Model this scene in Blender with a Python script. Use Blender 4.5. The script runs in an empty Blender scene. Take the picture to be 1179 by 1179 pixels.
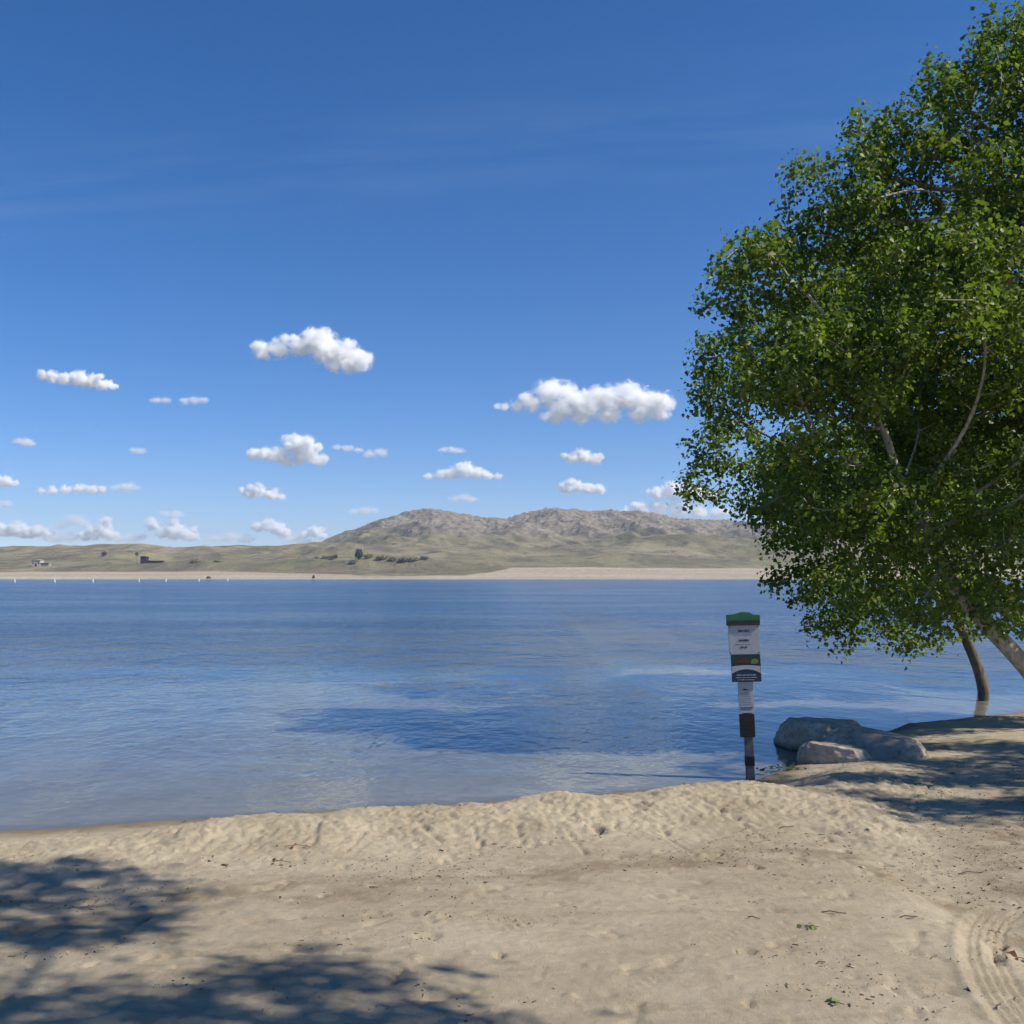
import bpy, bmesh, math, random
import numpy as np
from mathutils import Vector, Matrix, kdtree
from mathutils import noise as mn

sc = bpy.context.scene
COL = sc.collection
R = math.radians
random.seed(7)
rng = np.random.default_rng(7)

# ------------------------------------------------------------------ camera
F = 1157.0; CX = 589.5; CY = 589.5; HOR = 663.0; H = 2.2      # photo pixels, metres
PITCH = math.atan((HOR - CY) / F)
cam = bpy.data.cameras.new('camera'); cam_o = bpy.data.objects.new('camera', cam); COL.objects.link(cam_o)
cam.sensor_width = 36; cam.lens = F / 1179 * 36; cam.clip_start = 0.1; cam.clip_end = 60000
cam_o.location = (0, 0, H); cam_o.rotation_euler = (R(90) + PITCH, 0, 0)
sc.camera = cam_o

def ray(px, py):
    x = (px - CX) / F; y = (CY - py) / F
    return Vector((x, math.cos(PITCH) - y * math.sin(PITCH), math.sin(PITCH) + y * math.cos(PITCH)))
def W(px, py, Y):                      # the point at depth Y seen there
    d = ray(px, py); t = Y / d.y
    return Vector((d.x * t, Y, H + d.z * t))
def G(px, py, z=0.0):                  # the point of height z seen there
    d = ray(px, py); t = (z - H) / d.z
    return Vector((d.x * t, d.y * t, z))

# ------------------------------------------------------------------ light
HAZE = 0.0001
SUN_EL, SUN_AZ = 45.0, 108.0
sd = Vector((math.sin(R(SUN_AZ)) * math.cos(R(SUN_EL)), math.cos(R(SUN_AZ)) * math.cos(R(SUN_EL)), math.sin(R(SUN_EL))))
sl = bpy.data.lights.new('sun', 'SUN'); sl.energy = 5.0; sl.angle = R(0.53); sl.color = (1.0, 0.94, 0.84)
so = bpy.data.objects.new('sun', sl); COL.objects.link(so); so.rotation_euler = sd.to_track_quat('Z', 'Y').to_euler(); so.location = (30, 0, 40)

wd = bpy.data.worlds.new('World'); sc.world = wd; wd.use_nodes = True
nt = wd.node_tree; bg = nt.nodes['Background']
sky = nt.nodes.new('ShaderNodeTexSky'); sky.sky_type = 'NISHITA'; sky.sun_disc = False
sky.sun_elevation = R(SUN_EL); sky.sun_rotation = R(SUN_AZ); sky.altitude = 2200
sky.air_density = 1.0; sky.dust_density = 0.0; sky.ozone_density = 4.0
hs = nt.nodes.new('ShaderNodeHueSaturation'); hs.inputs['Saturation'].default_value = 1.33
nt.links.new(sky.outputs[0], hs.inputs['Color'])
wb = nt.nodes.new('ShaderNodeMix'); wb.data_type = 'RGBA'; wb.blend_type = 'MULTIPLY'; wb.inputs[0].default_value = 1; wb.inputs[7].default_value = (0.97, 0.91, 1.02, 1)
nt.links.new(hs.outputs[0], wb.inputs[6]); 
# thin high cirrus: streaks on a flat layer far overhead, seen along each direction
tc = nt.nodes.new('ShaderNodeTexCoord'); sep = nt.nodes.new('ShaderNodeSeparateXYZ'); nt.links.new(tc.outputs['Generated'], sep.inputs[0])
def wm(op, a, b=0.0):
    x = nt.nodes.new('ShaderNodeMath'); x.operation = op
    for k_, v_ in ((0, a), (1, b)):
        if isinstance(v_, (int, float)): x.inputs[k_].default_value = v_
        else: nt.links.new(v_, x.inputs[k_])
    return x.outputs[0]
zc = wm('MAXIMUM', sep.outputs[2], 0.03); cu = wm('DIVIDE', sep.outputs[0], zc); cv = wm('DIVIDE', sep.outputs[1], zc)
cmb = nt.nodes.new('ShaderNodeCombineXYZ'); nt.links.new(wm('MULTIPLY', cu, 0.9), cmb.inputs[0]); nt.links.new(wm('ADD', wm('MULTIPLY', cv, 5.0), wm('MULTIPLY', cu, 0.9)), cmb.inputs[1])
cn = nt.nodes.new('ShaderNodeTexNoise'); nt.links.new(cmb.outputs[0], cn.inputs['Vector']); cn.inputs['Scale'].default_value = 1.0; cn.inputs['Detail'].default_value = 6; cn.inputs['Roughness'].default_value = 0.62; cn.inputs['Distortion'].default_value = 0.4
cr_ = nt.nodes.new('ShaderNodeValToRGB'); nt.links.new(cn.outputs['Fac'], cr_.inputs[0]); cr_.color_ramp.elements[0].position = 0.42; cr_.color_ramp.elements[1].position = 0.78
bandd = wm('ABSOLUTE', wm('SUBTRACT', wm('ADD', cv, wm('MULTIPLY', cu, 0.22)), 2.28))
bandm = nt.nodes.new('ShaderNodeMapRange'); bandm.interpolation_type = 'SMOOTHSTEP'; nt.links.new(bandd, bandm.inputs['Value']); bandm.inputs['From Min'].default_value = 0.45; bandm.inputs['From Max'].default_value = 0.02
cm = nt.nodes.new('ShaderNodeMix'); cm.data_type = 'RGBA'; nt.links.new(wm('MULTIPLY', wm('MULTIPLY', bandm.outputs[0], cr_.outputs[0]), 0.055), cm.inputs[0])
nt.links.new(wb.outputs[2], cm.inputs[6]); cm.inputs[7].default_value = (6.5, 7.2, 8.2, 1)
nt.links.new(cm.outputs[2], bg.inputs[0]); bg.inputs[1].default_value = 0.10

vs = sc.view_settings; vs.view_transform = 'Standard'; vs.look = 'None'; vs.exposure = 0.36; vs.gamma = 1.0; vs.use_curve_mapping = False
sc.render.engine = 'CYCLES'
cy = sc.cycles
cy.use_denoising = True
try: cy.denoiser = 'OPENIMAGEDENOISE'; cy.denoising_input_passes = 'RGB_ALBEDO_NORMAL'; cy.denoising_prefilter = 'ACCURATE'
except Exception: pass
cy.max_bounces = 12; cy.diffuse_bounces = 3; cy.glossy_bounces = 3; cy.transmission_bounces = 4; cy.transparent_max_bounces = 12; cy.volume_bounces = 12
cy.use_adaptive_sampling = True; cy.adaptive_threshold = 0.012
cy.sample_clamp_indirect = 6; cy.caustics_reflective = False; cy.caustics_refractive = False

# ------------------------------------------------------------------ helpers
def tag(o, label=None, cat=None, group=None, kind=None):
    if label: o['label'] = label
    if cat: o['category'] = cat
    if group: o['group'] = group
    if kind: o['kind'] = kind
    return o
def empty(name, loc=(0, 0, 0), rz=0):
    o = bpy.data.objects.new(name, None); COL.objects.link(o); o.location = loc; o.rotation_euler = (0, 0, rz); o.empty_display_size = 0.2
    return o
def link(name, me, mat=None, parent=None, smooth=True):
    if mat: me.materials.append(mat)
    if smooth: me.shade_smooth()
    o = bpy.data.objects.new(name, me); COL.objects.link(o)
    if parent: o.parent = parent
    return o
def npmesh(name, verts, faces):       # verts (n,3), faces (m,k) all the same size
    me = bpy.data.meshes.new(name); verts = np.asarray(verts, np.float32); faces = np.asarray(faces, np.int32)
    k = faces.shape[1]
    me.vertices.add(len(verts)); me.vertices.foreach_set('co', verts.ravel())
    me.loops.add(faces.size); me.loops.foreach_set('vertex_index', faces.ravel())
    me.polygons.add(len(faces)); me.polygons.foreach_set('loop_start', np.arange(len(faces), dtype=np.int32) * k)
    me.polygons.foreach_set('loop_total', np.full(len(faces), k, np.int32))
    me.update(calc_edges=True); me.validate()
    return me
def gridmesh(name, xs, ys, zf):
    X, Y = np.meshgrid(xs, ys); Z = zf(X, Y)
    nx, ny = len(xs), len(ys); i = np.arange(nx * ny).reshape(ny, nx)
    f = np.stack([i[:-1, :-1], i[:-1, 1:], i[1:, 1:], i[1:, :-1]], -1).reshape(-1, 4)
    return npmesh(name, np.stack([X, Y, Z], -1).reshape(-1, 3), f), X, Y, Z
def fattr(me, name, arr):
    a = me.attributes.new(name, 'FLOAT', 'POINT'); a.data.foreach_set('value', np.asarray(arr, np.float32).ravel())
def bm_link(name, bm, mat, parent=None, smooth=False):
    me = bpy.data.meshes.new(name); bm.to_mesh(me); bm.free()
    return link(name, me, mat, parent, smooth)

def _hash(ix, iy, seed):
    h = (ix.astype(np.int64) * 374761393 + iy.astype(np.int64) * 668265263 + seed * 1442695041) & 0xffffffff
    h = ((h ^ (h >> 13)) * 1274126177) & 0xffffffff
    h = ((h ^ (h >> 16)) * 2246822519) & 0xffffffff
    return (h ^ (h >> 15)) & 0xffffffff
def gn(x, y, seed=0):                  # gradient noise, about -1..1
    x0 = np.floor(x); y0 = np.floor(y); fx = x - x0; fy = y - y0
    u = fx * fx * fx * (fx * (fx * 6 - 15) + 10); v = fy * fy * fy * (fy * (fy * 6 - 15) + 10)
    def g(dx, dy):
        a = _hash(x0 + dx, y0 + dy, seed) / 4294967296.0 * 2 * np.pi
        return np.cos(a) * (fx - dx) + np.sin(a) * (fy - dy)
    a = g(0, 0) * (1 - u) + g(1, 0) * u; b = g(0, 1) * (1 - u) + g(1, 1) * u
    return (a * (1 - v) + b * v) * 1.5
def fbm(x, y, oct=4, seed=0, gain=0.5):
    s = 0; a = 1; n = 0
    for k in range(oct):
        s = s + a * gn(x * 2 ** k, y * 2 ** k, seed + k * 17); n += a; a *= gain
    return s / n
def ridged(x, y, oct=4, seed=0):
    s = 0; a = 1; n = 0
    for k in range(oct):
        s = s + a * (1 - np.abs(gn(x * 2 ** k, y * 2 ** k, seed + k * 13)) * 1.6); n += a; a *= 0.5
    return s / n
def sstep(a, b, x):
    t = np.clip((x - a) / (b - a), 0, 1); return t * t * (3 - 2 * t)

# ------------------------------------------------------------------ node materials
class NT:
    def __init__(s, name):
        s.m = bpy.data.materials.new(name); s.m.use_nodes = True; s.t = s.m.node_tree; s.t.nodes.clear()
        s.out = s.n('ShaderNodeOutputMaterial')
    def n(s, t, **kw):
        x = s.t.nodes.new(t)
        for k, v in kw.items(): setattr(x, k, v)
        return x
    def l(s, a, b): s.t.links.new(a, b)
    def set(s, sock, v):
        if hasattr(v, 'is_linked') or isinstance(v, bpy.types.NodeSocket): s.l(v, sock)
        else: sock.default_value = v
    def coord(s, kind='Object'): return s.n('ShaderNodeTexCoord').outputs[kind]
    def mapping(s, v, scale=(1, 1, 1), rot=(0, 0, 0)):
        m = s.n('ShaderNodeMapping'); s.l(v, m.inputs[0]); m.inputs['Scale'].default_value = scale; m.inputs['Rotation'].default_value = rot; return m.outputs[0]
    def noise(s, v, scale, detail=3, rough=0.5, dist=0.0, out='Fac'):
        x = s.n('ShaderNodeTexNoise'); s.l(v, x.inputs['Vector']); x.inputs['Scale'].default_value = scale; x.inputs['Detail'].default_value = detail
        x.inputs['Roughness'].default_value = rough; x.inputs['Distortion'].default_value = dist; return x.outputs[out]
    def voronoi(s, v, scale, feature='F1', out='Distance'):
        x = s.n('ShaderNodeTexVoronoi', feature=feature); s.l(v, x.inputs['Vector']); x.inputs['Scale'].default_value = scale; return x.outputs[out]
    def ramp(s, v, stops, interp='LINEAR'):
        r = s.n('ShaderNodeValToRGB'); s.l(v, r.inputs[0]); e = r.color_ramp; e.interpolation = interp
        while len(e.elements) < len(stops): e.elements.new(0.5)
        for q, (p, c) in zip(e.elements, stops):
            q.position = p; q.color = (c, c, c, 1) if isinstance(c, (int, float)) else (*c, 1)
        return r.outputs[0]
    def mix(s, fac, a, b, mode='MIX'):
        x = s.n('ShaderNodeMix', data_type='RGBA', blend_type=mode); s.set(x.inputs[0], fac)
        for k, v in ((6, a), (7, b)):
            if isinstance(v, tuple): x.inputs[k].default_value = (*v, 1)
            else: s.l(v, x.inputs[k])
        return x.outputs[2]
    def math(s, op, a, b=0.0, c=0.0, clamp=False):
        x = s.n('ShaderNodeMath', operation=op, use_clamp=clamp); s.set(x.inputs[0], a); s.set(x.inputs[1], b)
        if op in ('MULTIPLY_ADD', 'SMOOTH_MAX'): s.set(x.inputs[2], c)
        return x.outputs[0]
    def attr(s, name, out='Fac'): return s.n('ShaderNodeAttribute', attribute_name=name).outputs[out]
    def bump(s, h, strength=0.3, dist=0.02, normal=None):
        b = s.n('ShaderNodeBump'); s.l(h, b.inputs['Height']); s.set(b.inputs['Strength'], strength); b.inputs['Distance'].default_value = dist
        if normal: s.l(normal, b.inputs['Normal'])
        return b.outputs[0]
    def bsdf(s, color, rough=0.9, normal=None, spec=0.3, metal=0.0):
        b = s.n('ShaderNodeBsdfPrincipled')
        if isinstance(color, tuple): b.inputs['Base Color'].default_value = (*color, 1)
        else: s.l(color, b.inputs['Base Color'])
        s.set(b.inputs['Roughness'], rough); b.inputs['Specular IOR Level'].default_value = spec; b.inputs['Metallic'].default_value = metal
        if normal: s.l(normal, b.inputs['Normal'])
        return b.outputs[0]
    def done(s, sh, vol=None):
        if sh is not None: s.l(sh, s.out.inputs[0])
        if vol is not None: s.l(vol, s.out.inputs[1])
        return s.m

def mat_sand():
    t = NT('sand'); c = t.coord()
    n1 = t.noise(c, 0.9, 5, 0.6); n2 = t.noise(c, 6, 5, 0.65); n3 = t.noise(c, 60, 4, 0.7)
    base = t.mix(t.ramp(n1, [(0.35, 0.0), (0.65, 1.0)]), (0.405, 0.335, 0.23), (0.515, 0.435, 0.31))
    base = t.mix(t.math('MULTIPLY', t.ramp(n2, [(0.45, 0.0), (0.75, 1.0)]), 0.35), base, (0.27, 0.20, 0.12))
    st = t.noise(t.mapping(c, (0.6, 2.6, 1), (0, 0, R(12))), 2.2, 5, 0.7)
    base = t.mix(t.math('MULTIPLY', t.ramp(st, [(0.5, 0.0), (0.68, 1.0)]), 0.35), base, (0.25, 0.185, 0.11))
    sp = t.ramp(t.noise(c, 95, 2, 0.6), [(0.66, 0.0), (0.74, 1.0)])
    base = t.mix(t.math('MULTIPLY', sp, 0.55), base, (0.17, 0.125, 0.08))
    base = t.mix(t.math('MULTIPLY', t.ramp(n3, [(0.3, 1.0), (0.5, 0.0)]), 0.3), base, (0.52, 0.44, 0.31))
    debris = t.ramp(t.noise(c, 22, 3, 0.75, 0.6), [(0.69, 0.0), (0.76, 1.0)])
    base = t.mix(t.math('MULTIPLY', debris, 0.7), base, (0.12, 0.085, 0.05))
    ft = t.attr('foot')
    base = t.mix(t.math('MULTIPLY', t.math('MULTIPLY', ft, 0.75), t.ramp(n2, [(0.3, 0.3), (0.6, 1.0)])), base, (0.235, 0.17, 0.10))
    fresh = t.attr('fresh')
    base = t.mix(t.math('MULTIPLY', fresh, 0.6), base, (0.54, 0.46, 0.325))
    damp = t.attr('damp')
    base = t.mix(damp, base, (0.20, 0.155, 0.10))
    h = t.math('ADD', t.math('MULTIPLY', n3, 0.5), t.noise(c, 240, 2, 0.6))
    nb = t.bump(h, 0.9, 0.010)
    nb = t.bump(n2, 0.5, 0.03, nb)
    return t.done(t.bsdf(base, 0.95, nb, 0.15))

def mat_water():
    t = NT('water'); c = t.coord()
    geo = t.n('ShaderNodeNewGeometry')
    depth = t.attr('depth')
    # ripples of three sizes, crests lying roughly parallel to the shore
    w1 = t.noise(t.mapping(c, (1.3, 0.75, 1), (0, 0, R(18))), 5.0, 3, 0.6, 0.3)
    w2 = t.noise(t.mapping(c, (1.25, 0.85, 1), (0, 0, R(-20))), 1.6, 4, 0.65, 0.3)
    w3 = t.noise(t.mapping(c, (1.2, 0.8, 1), (0, 0, R(15))), 0.25, 5, 0.65)
    patch = t.noise(t.mapping(c, (0.028, 0.10, 1), (0, 0, R(-4))), 1.0, 5, 0.65, 0.6)
    calm = t.ramp(patch, [(0.38, 0.5), (0.6, 1.0)])
    shore = t.math('MULTIPLY', t.attr('open'), calm)
    hgt = t.math('ADD', t.math('MULTIPLY', w1, 0.28), t.math('ADD', t.math('MULTIPLY', w2, 0.8), t.math('MULTIPLY', w3, 4.0)))
    nb = t.bump(hgt, 1.0, 0.17)
    b = nb.node; t.l(t.math('MULTIPLY', shore, 1.0), b.inputs['Strength'])
    fr = t.n('ShaderNodeFresnel'); fr.inputs['IOR'].default_value = 1.33; t.l(nb, fr.inputs['Normal'])
    gl = t.n('ShaderNodeBsdfGlossy'); gl.inputs['Roughness'].default_value = 0.06; t.l(nb, gl.inputs['Normal'])
    gl.inputs['Color'].default_value = (0.78, 0.89, 1, 1)
    # body of the water: clear in the shallows, blue where it is deep
    tr = t.n('ShaderNodeBsdfTransparent')
    tint = t.mix(t.ramp(t.math('MULTIPLY', depth, 0.5), [(0, 0.0), (1, 1.0)]), (0.86, 0.92, 0.93), (0.3, 0.62, 0.72))
    t.l(tint, tr.inputs[0])
    df = t.n('ShaderNodeBsdfDiffuse'); df.inputs[0].default_value = (0.005, 0.08, 0.22, 1)
    turb = t.math('SUBTRACT', 1.0, t.math('POWER', 2.718, t.math('MULTIPLY', depth, -0.6)))
    mb = t.n('ShaderNodeMixShader'); t.l(turb, mb.inputs[0]); t.l(tr.outputs[0], mb.inputs[1]); t.l(df.outputs[0], mb.inputs[2])
    ms = t.n('ShaderNodeMixShader'); t.l(fr.outputs[0], ms.inputs[0]); t.l(mb.outputs[0], ms.inputs[1]); t.l(gl.outputs[0], ms.inputs[2])
    return t.done(ms.outputs[0])

def mat_hill():
    t = NT('hillside'); c = t.coord()
    rock = t.attr('rock'); beach = t.attr('beach')
    n1 = t.noise(c, 0.006, 6, 0.6); n2 = t.noise(c, 0.03, 5, 0.65); n3 = t.noise(c, 0.16, 4, 0.7)
    grass = t.mix(t.ramp(n1, [(0.38, 0.0), (0.62, 1.0)]), (0.18, 0.17, 0.09), (0.27, 0.23, 0.145))
    grass = t.mix(t.ramp(n2, [(0.45, 0.0), (0.7, 0.7)]), grass, (0.10, 0.105, 0.065))
    grass = t.mix(t.ramp(t.noise(t.mapping(c, (1, 0.25, 1)), 0.012, 4, 0.6), [(0.52, 0.0), (0.7, 0.8)]), grass, (0.30, 0.25, 0.165))
    mot = t.noise(t.mapping(c, (1, 0.4, 1)), 0.022, 6, 0.72, 0.5)
    grass = t.mix(t.math('MULTIPLY', t.ramp(mot, [(0.47, 0.0), (0.6, 1.0)]), 0.75), grass, (0.125, 0.105, 0.075))
    grass = t.mix(t.math('MULTIPLY', t.ramp(t.noise(c, 0.05, 5, 0.7), [(0.55, 0.0), (0.62, 1.0)]), 0.7), grass, (0.085, 0.095, 0.055))
    rk = t.mix(t.ramp(n3, [(0.35, 0.0), (0.65, 1.0)]), (0.14, 0.125, 0.10), (0.285, 0.24, 0.185))
    rk = t.mix(t.ramp(t.voronoi(c, 0.11), [(0.2, 0.7), (0.45, 0.0)]), rk, (0.075, 0.085, 0.05))
    rk = t.mix(t.ramp(n2, [(0.5, 0.0), (0.7, 0.6)]), rk, (0.30, 0.235, 0.18))
    col = t.mix(rock, grass, rk)
    bch = t.mix(t.ramp(t.noise(t.mapping(c, (0.1, 1, 1)), 0.08, 3, 0.6), [(0.4, 0.0), (0.65, 1.0)]), (0.34, 0.285, 0.21), (0.42, 0.36, 0.275))
    col = t.mix(beach, col, bch)
    nb = t.bump(n3, 0.8, 2.5)
    return t.done(t.bsdf(col, 0.95, nb, 0.1))

def mat_leaf(name='leaves'):
    t = NT(name)
    v = t.attr('tone')
    col = t.ramp(v, [(0.0, (0.04, 0.085, 0.012)), (0.5, (0.125, 0.175, 0.018)), (0.85, (0.20, 0.25, 0.03)), (1.0, (0.29, 0.30, 0.07))])
    tcol = t.ramp(v, [(0.0, (0.09, 0.18, 0.01)), (0.6, (0.22, 0.33, 0.02)), (1.0, (0.34, 0.40, 0.05))])
    p = t.bsdf(col, 0.5, None, 0.35)
    tl = t.n('ShaderNodeBsdfTranslucent'); t.l(tcol, tl.inputs[0])
    ms = t.n('ShaderNodeMixShader'); ms.inputs[0].default_value = 0.4; t.l(p, ms.inputs[1]); t.l(tl.outputs[0], ms.inputs[2])
    return t.done(ms.outputs[0])

def mat_bark(name, a, b):
    t = NT(name); c = t.coord()
    n = t.noise(t.mapping(c, (6, 6, 1.2)), 3, 6, 0.7, 0.5); n2 = t.noise(c, 3, 4, 0.6)
    col = t.mix(t.ramp(n, [(0.38, 0.0), (0.62, 1.0)]), a, b)
    col = t.mix(t.ramp(n2, [(0.5, 0.0), (0.75, 0.5)]), col, tuple(x * 0.55 for x in a))
    return t.done(t.bsdf(col, 0.9, t.bump(n, 0.9, 0.03), 0.2))

def mat_rock():
    t = NT('granite'); c = t.coord()
    n1 = t.noise(c, 2.2, 6, 0.65); n2 = t.noise(c, 14, 5, 0.7); n3 = t.noise(c, 90, 2, 0.6)
    col = t.mix(t.ramp(n1, [(0.35, 0.0), (0.65, 1.0)]), (0.33, 0.275, 0.205), (0.52, 0.44, 0.335))
    col = t.mix(t.ramp(n2, [(0.48, 0.0), (0.66, 0.6)]), col, (0.12, 0.11, 0.10))
    col = t.mix(t.ramp(n3, [(0.58, 0.0), (0.68, 0.6)]), col, (0.09, 0.085, 0.08))
    geo = t.n('ShaderNodeNewGeometry'); sx = t.n('ShaderNodeSeparateXYZ'); t.l(geo.outputs['Position'], sx.inputs[0])
    wet = t.ramp(t.math('ADD', sx.outputs[2], t.math('MULTIPLY', n1, 0.06)), [(0.04, 1.0), (0.12, 0.0)])
    col = t.mix(t.math('MULTIPLY', wet, 0.7), col, (0.06, 0.055, 0.045))
    nb = t.bump(n2, 0.7, 0.03); nb = t.bump(n3, 0.3, 0.008, nb)
    return t.done(t.bsdf(col, 0.85, nb, 0.25))

def mat_plain(name, color, rough=0.6, spec=0.4, metal=0.0, var=0.12, scale=20):
    t = NT(name); c = t.coord()
    n = t.noise(c, scale, 4, 0.65)
    dark = tuple(x * (1 - 2 * var) for x in color)
    col = t.mix(t.ramp(n, [(0.35, 0.0), (0.7, 1.0)]), color, dark)
    return t.done(t.bsdf(col, rough, t.bump(n, 0.1, 0.003), spec, metal))

def mat_cloud(name, puffs, dens, base, seed, rough, xsq):
    """vapour that thins out towards the rim of every puff: puffs are (centre, radius) in the cloud's own metres"""
    t = NT(name); c = t.mapping(t.coord(), (xsq, 1, 1))
    rm = sum(q[1] for q in puffs) / len(puffs)
    off = t.n('ShaderNodeVectorMath', operation='ADD'); t.l(c, off.inputs[0]); off.inputs[1].default_value = (seed * 531.0, seed * 217.0, 0)
    n = t.noise(off.outputs[0], 1.4 / rm, 7, 0.72, 0.6)
    f = None
    for q, r_ in puffs:
        d = t.n('ShaderNodeVectorMath', operation='DISTANCE'); t.l(c, d.inputs[0]); d.inputs[1].default_value = q
        g = t.math('MULTIPLY_ADD', d.outputs['Value'], -1.0 / r_, 1.0)
        f = g if f is None else t.math('SMOOTH_MAX', f, g, 0.15)
    sx = t.n('ShaderNodeSeparateXYZ'); t.l(c, sx.inputs[0])
    fl = t.n('ShaderNodeMapRange'); t.l(sx.outputs[2], fl.inputs['Value']); fl.inputs['From Min'].default_value = base; fl.inputs['From Max'].default_value = base + rm * 0.8
    f = t.math('ADD', f, t.math('MULTIPLY', t.math('SUBTRACT', n, 0.5), rough))
    d = t.n('ShaderNodeMapRange'); d.interpolation_type = 'SMOOTHSTEP'; t.l(f, d.inputs['Value']); d.inputs['From Min'].default_value = 0.2; d.inputs['From Max'].default_value = 0.85
    dd = t.math('MULTIPLY', t.math('MULTIPLY', d.outputs[0], t.math('MAXIMUM', fl.outputs[0], 0.0)), dens / rm)
    pv = t.n('ShaderNodeVolumePrincipled'); pv.inputs['Color'].default_value = (1, 1, 1, 1); pv.inputs['Anisotropy'].default_value = 0.0
    t.l(dd, pv.inputs['Density'])
    return t.done(None, pv.outputs[0])

M = dict(sand=mat_sand(), water=mat_water(), hill=mat_hill(), leaf=mat_leaf(),
         bark=mat_bark('pale_bark', (0.28, 0.245, 0.185), (0.55, 0.50, 0.39)),
         bark2=mat_bark('shaded_bark', (0.085, 0.07, 0.055), (0.19, 0.16, 0.125)),  # same cottonwood bark, with the shade on the rear trunk put into its colour
         rock=mat_rock())

# ------------------------------------------------------------------ near ground
SH = [(-400, -150), (-120, -28), (-45, -3), (-18, 5.0), (-9, 7.6)]
for px, py in ((0, 957), (150, 948), (300, 938), (450, 929), (600, 921), (700, 914), (800, 907), (868, 900), (905, 880)):
    p = G(px, py, 0); SH.append((p.x, p.y))
for px, py in ((960, 862), (1045, 833), (1110, 826), (1179, 819)):
    p = G(px, py, 0); SH.append((p.x, p.y))
SH += [(13, 17.9), (25, 19), (60, 18), (200, 0), (400, -60)]
SH = np.array(sorted(SH))
_sx = np.linspace(-400, 400, 8001); _sy = np.interp(_sx, SH[:, 0], SH[:, 1])
_k = np.exp(-np.linspace(-2, 2, 9) ** 2); _k /= _k.sum()
_sy = np.convolve(np.pad(_sy, 4, mode='edge'), _k, 'valid')
_slope = np.gradient(_sy, _sx)
def shore_d(x, y):                     # metres inland of the waterline (negative: in the lake)
    s = np.interp(x, _sx, _sy); sl_ = np.interp(x, _sx, _slope)
    return (s - y) / np.sqrt(1 + sl_ * sl_) + 0.06 * gn(x * 1.1, y * 1.1, 5) + 0.03 * gn(x * 4, y * 4, 6)

def seg_dist(x, y, a, b):
    ax, ay = a; bx, by = b; dx, dy = bx - ax, by - ay; L = dx * dx + dy * dy
    t = np.clip(((x - ax) * dx + (y - ay) * dy) / L, 0, 1)
    return np.hypot(x - ax - t * dx, y - ay - t * dy), t

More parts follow.
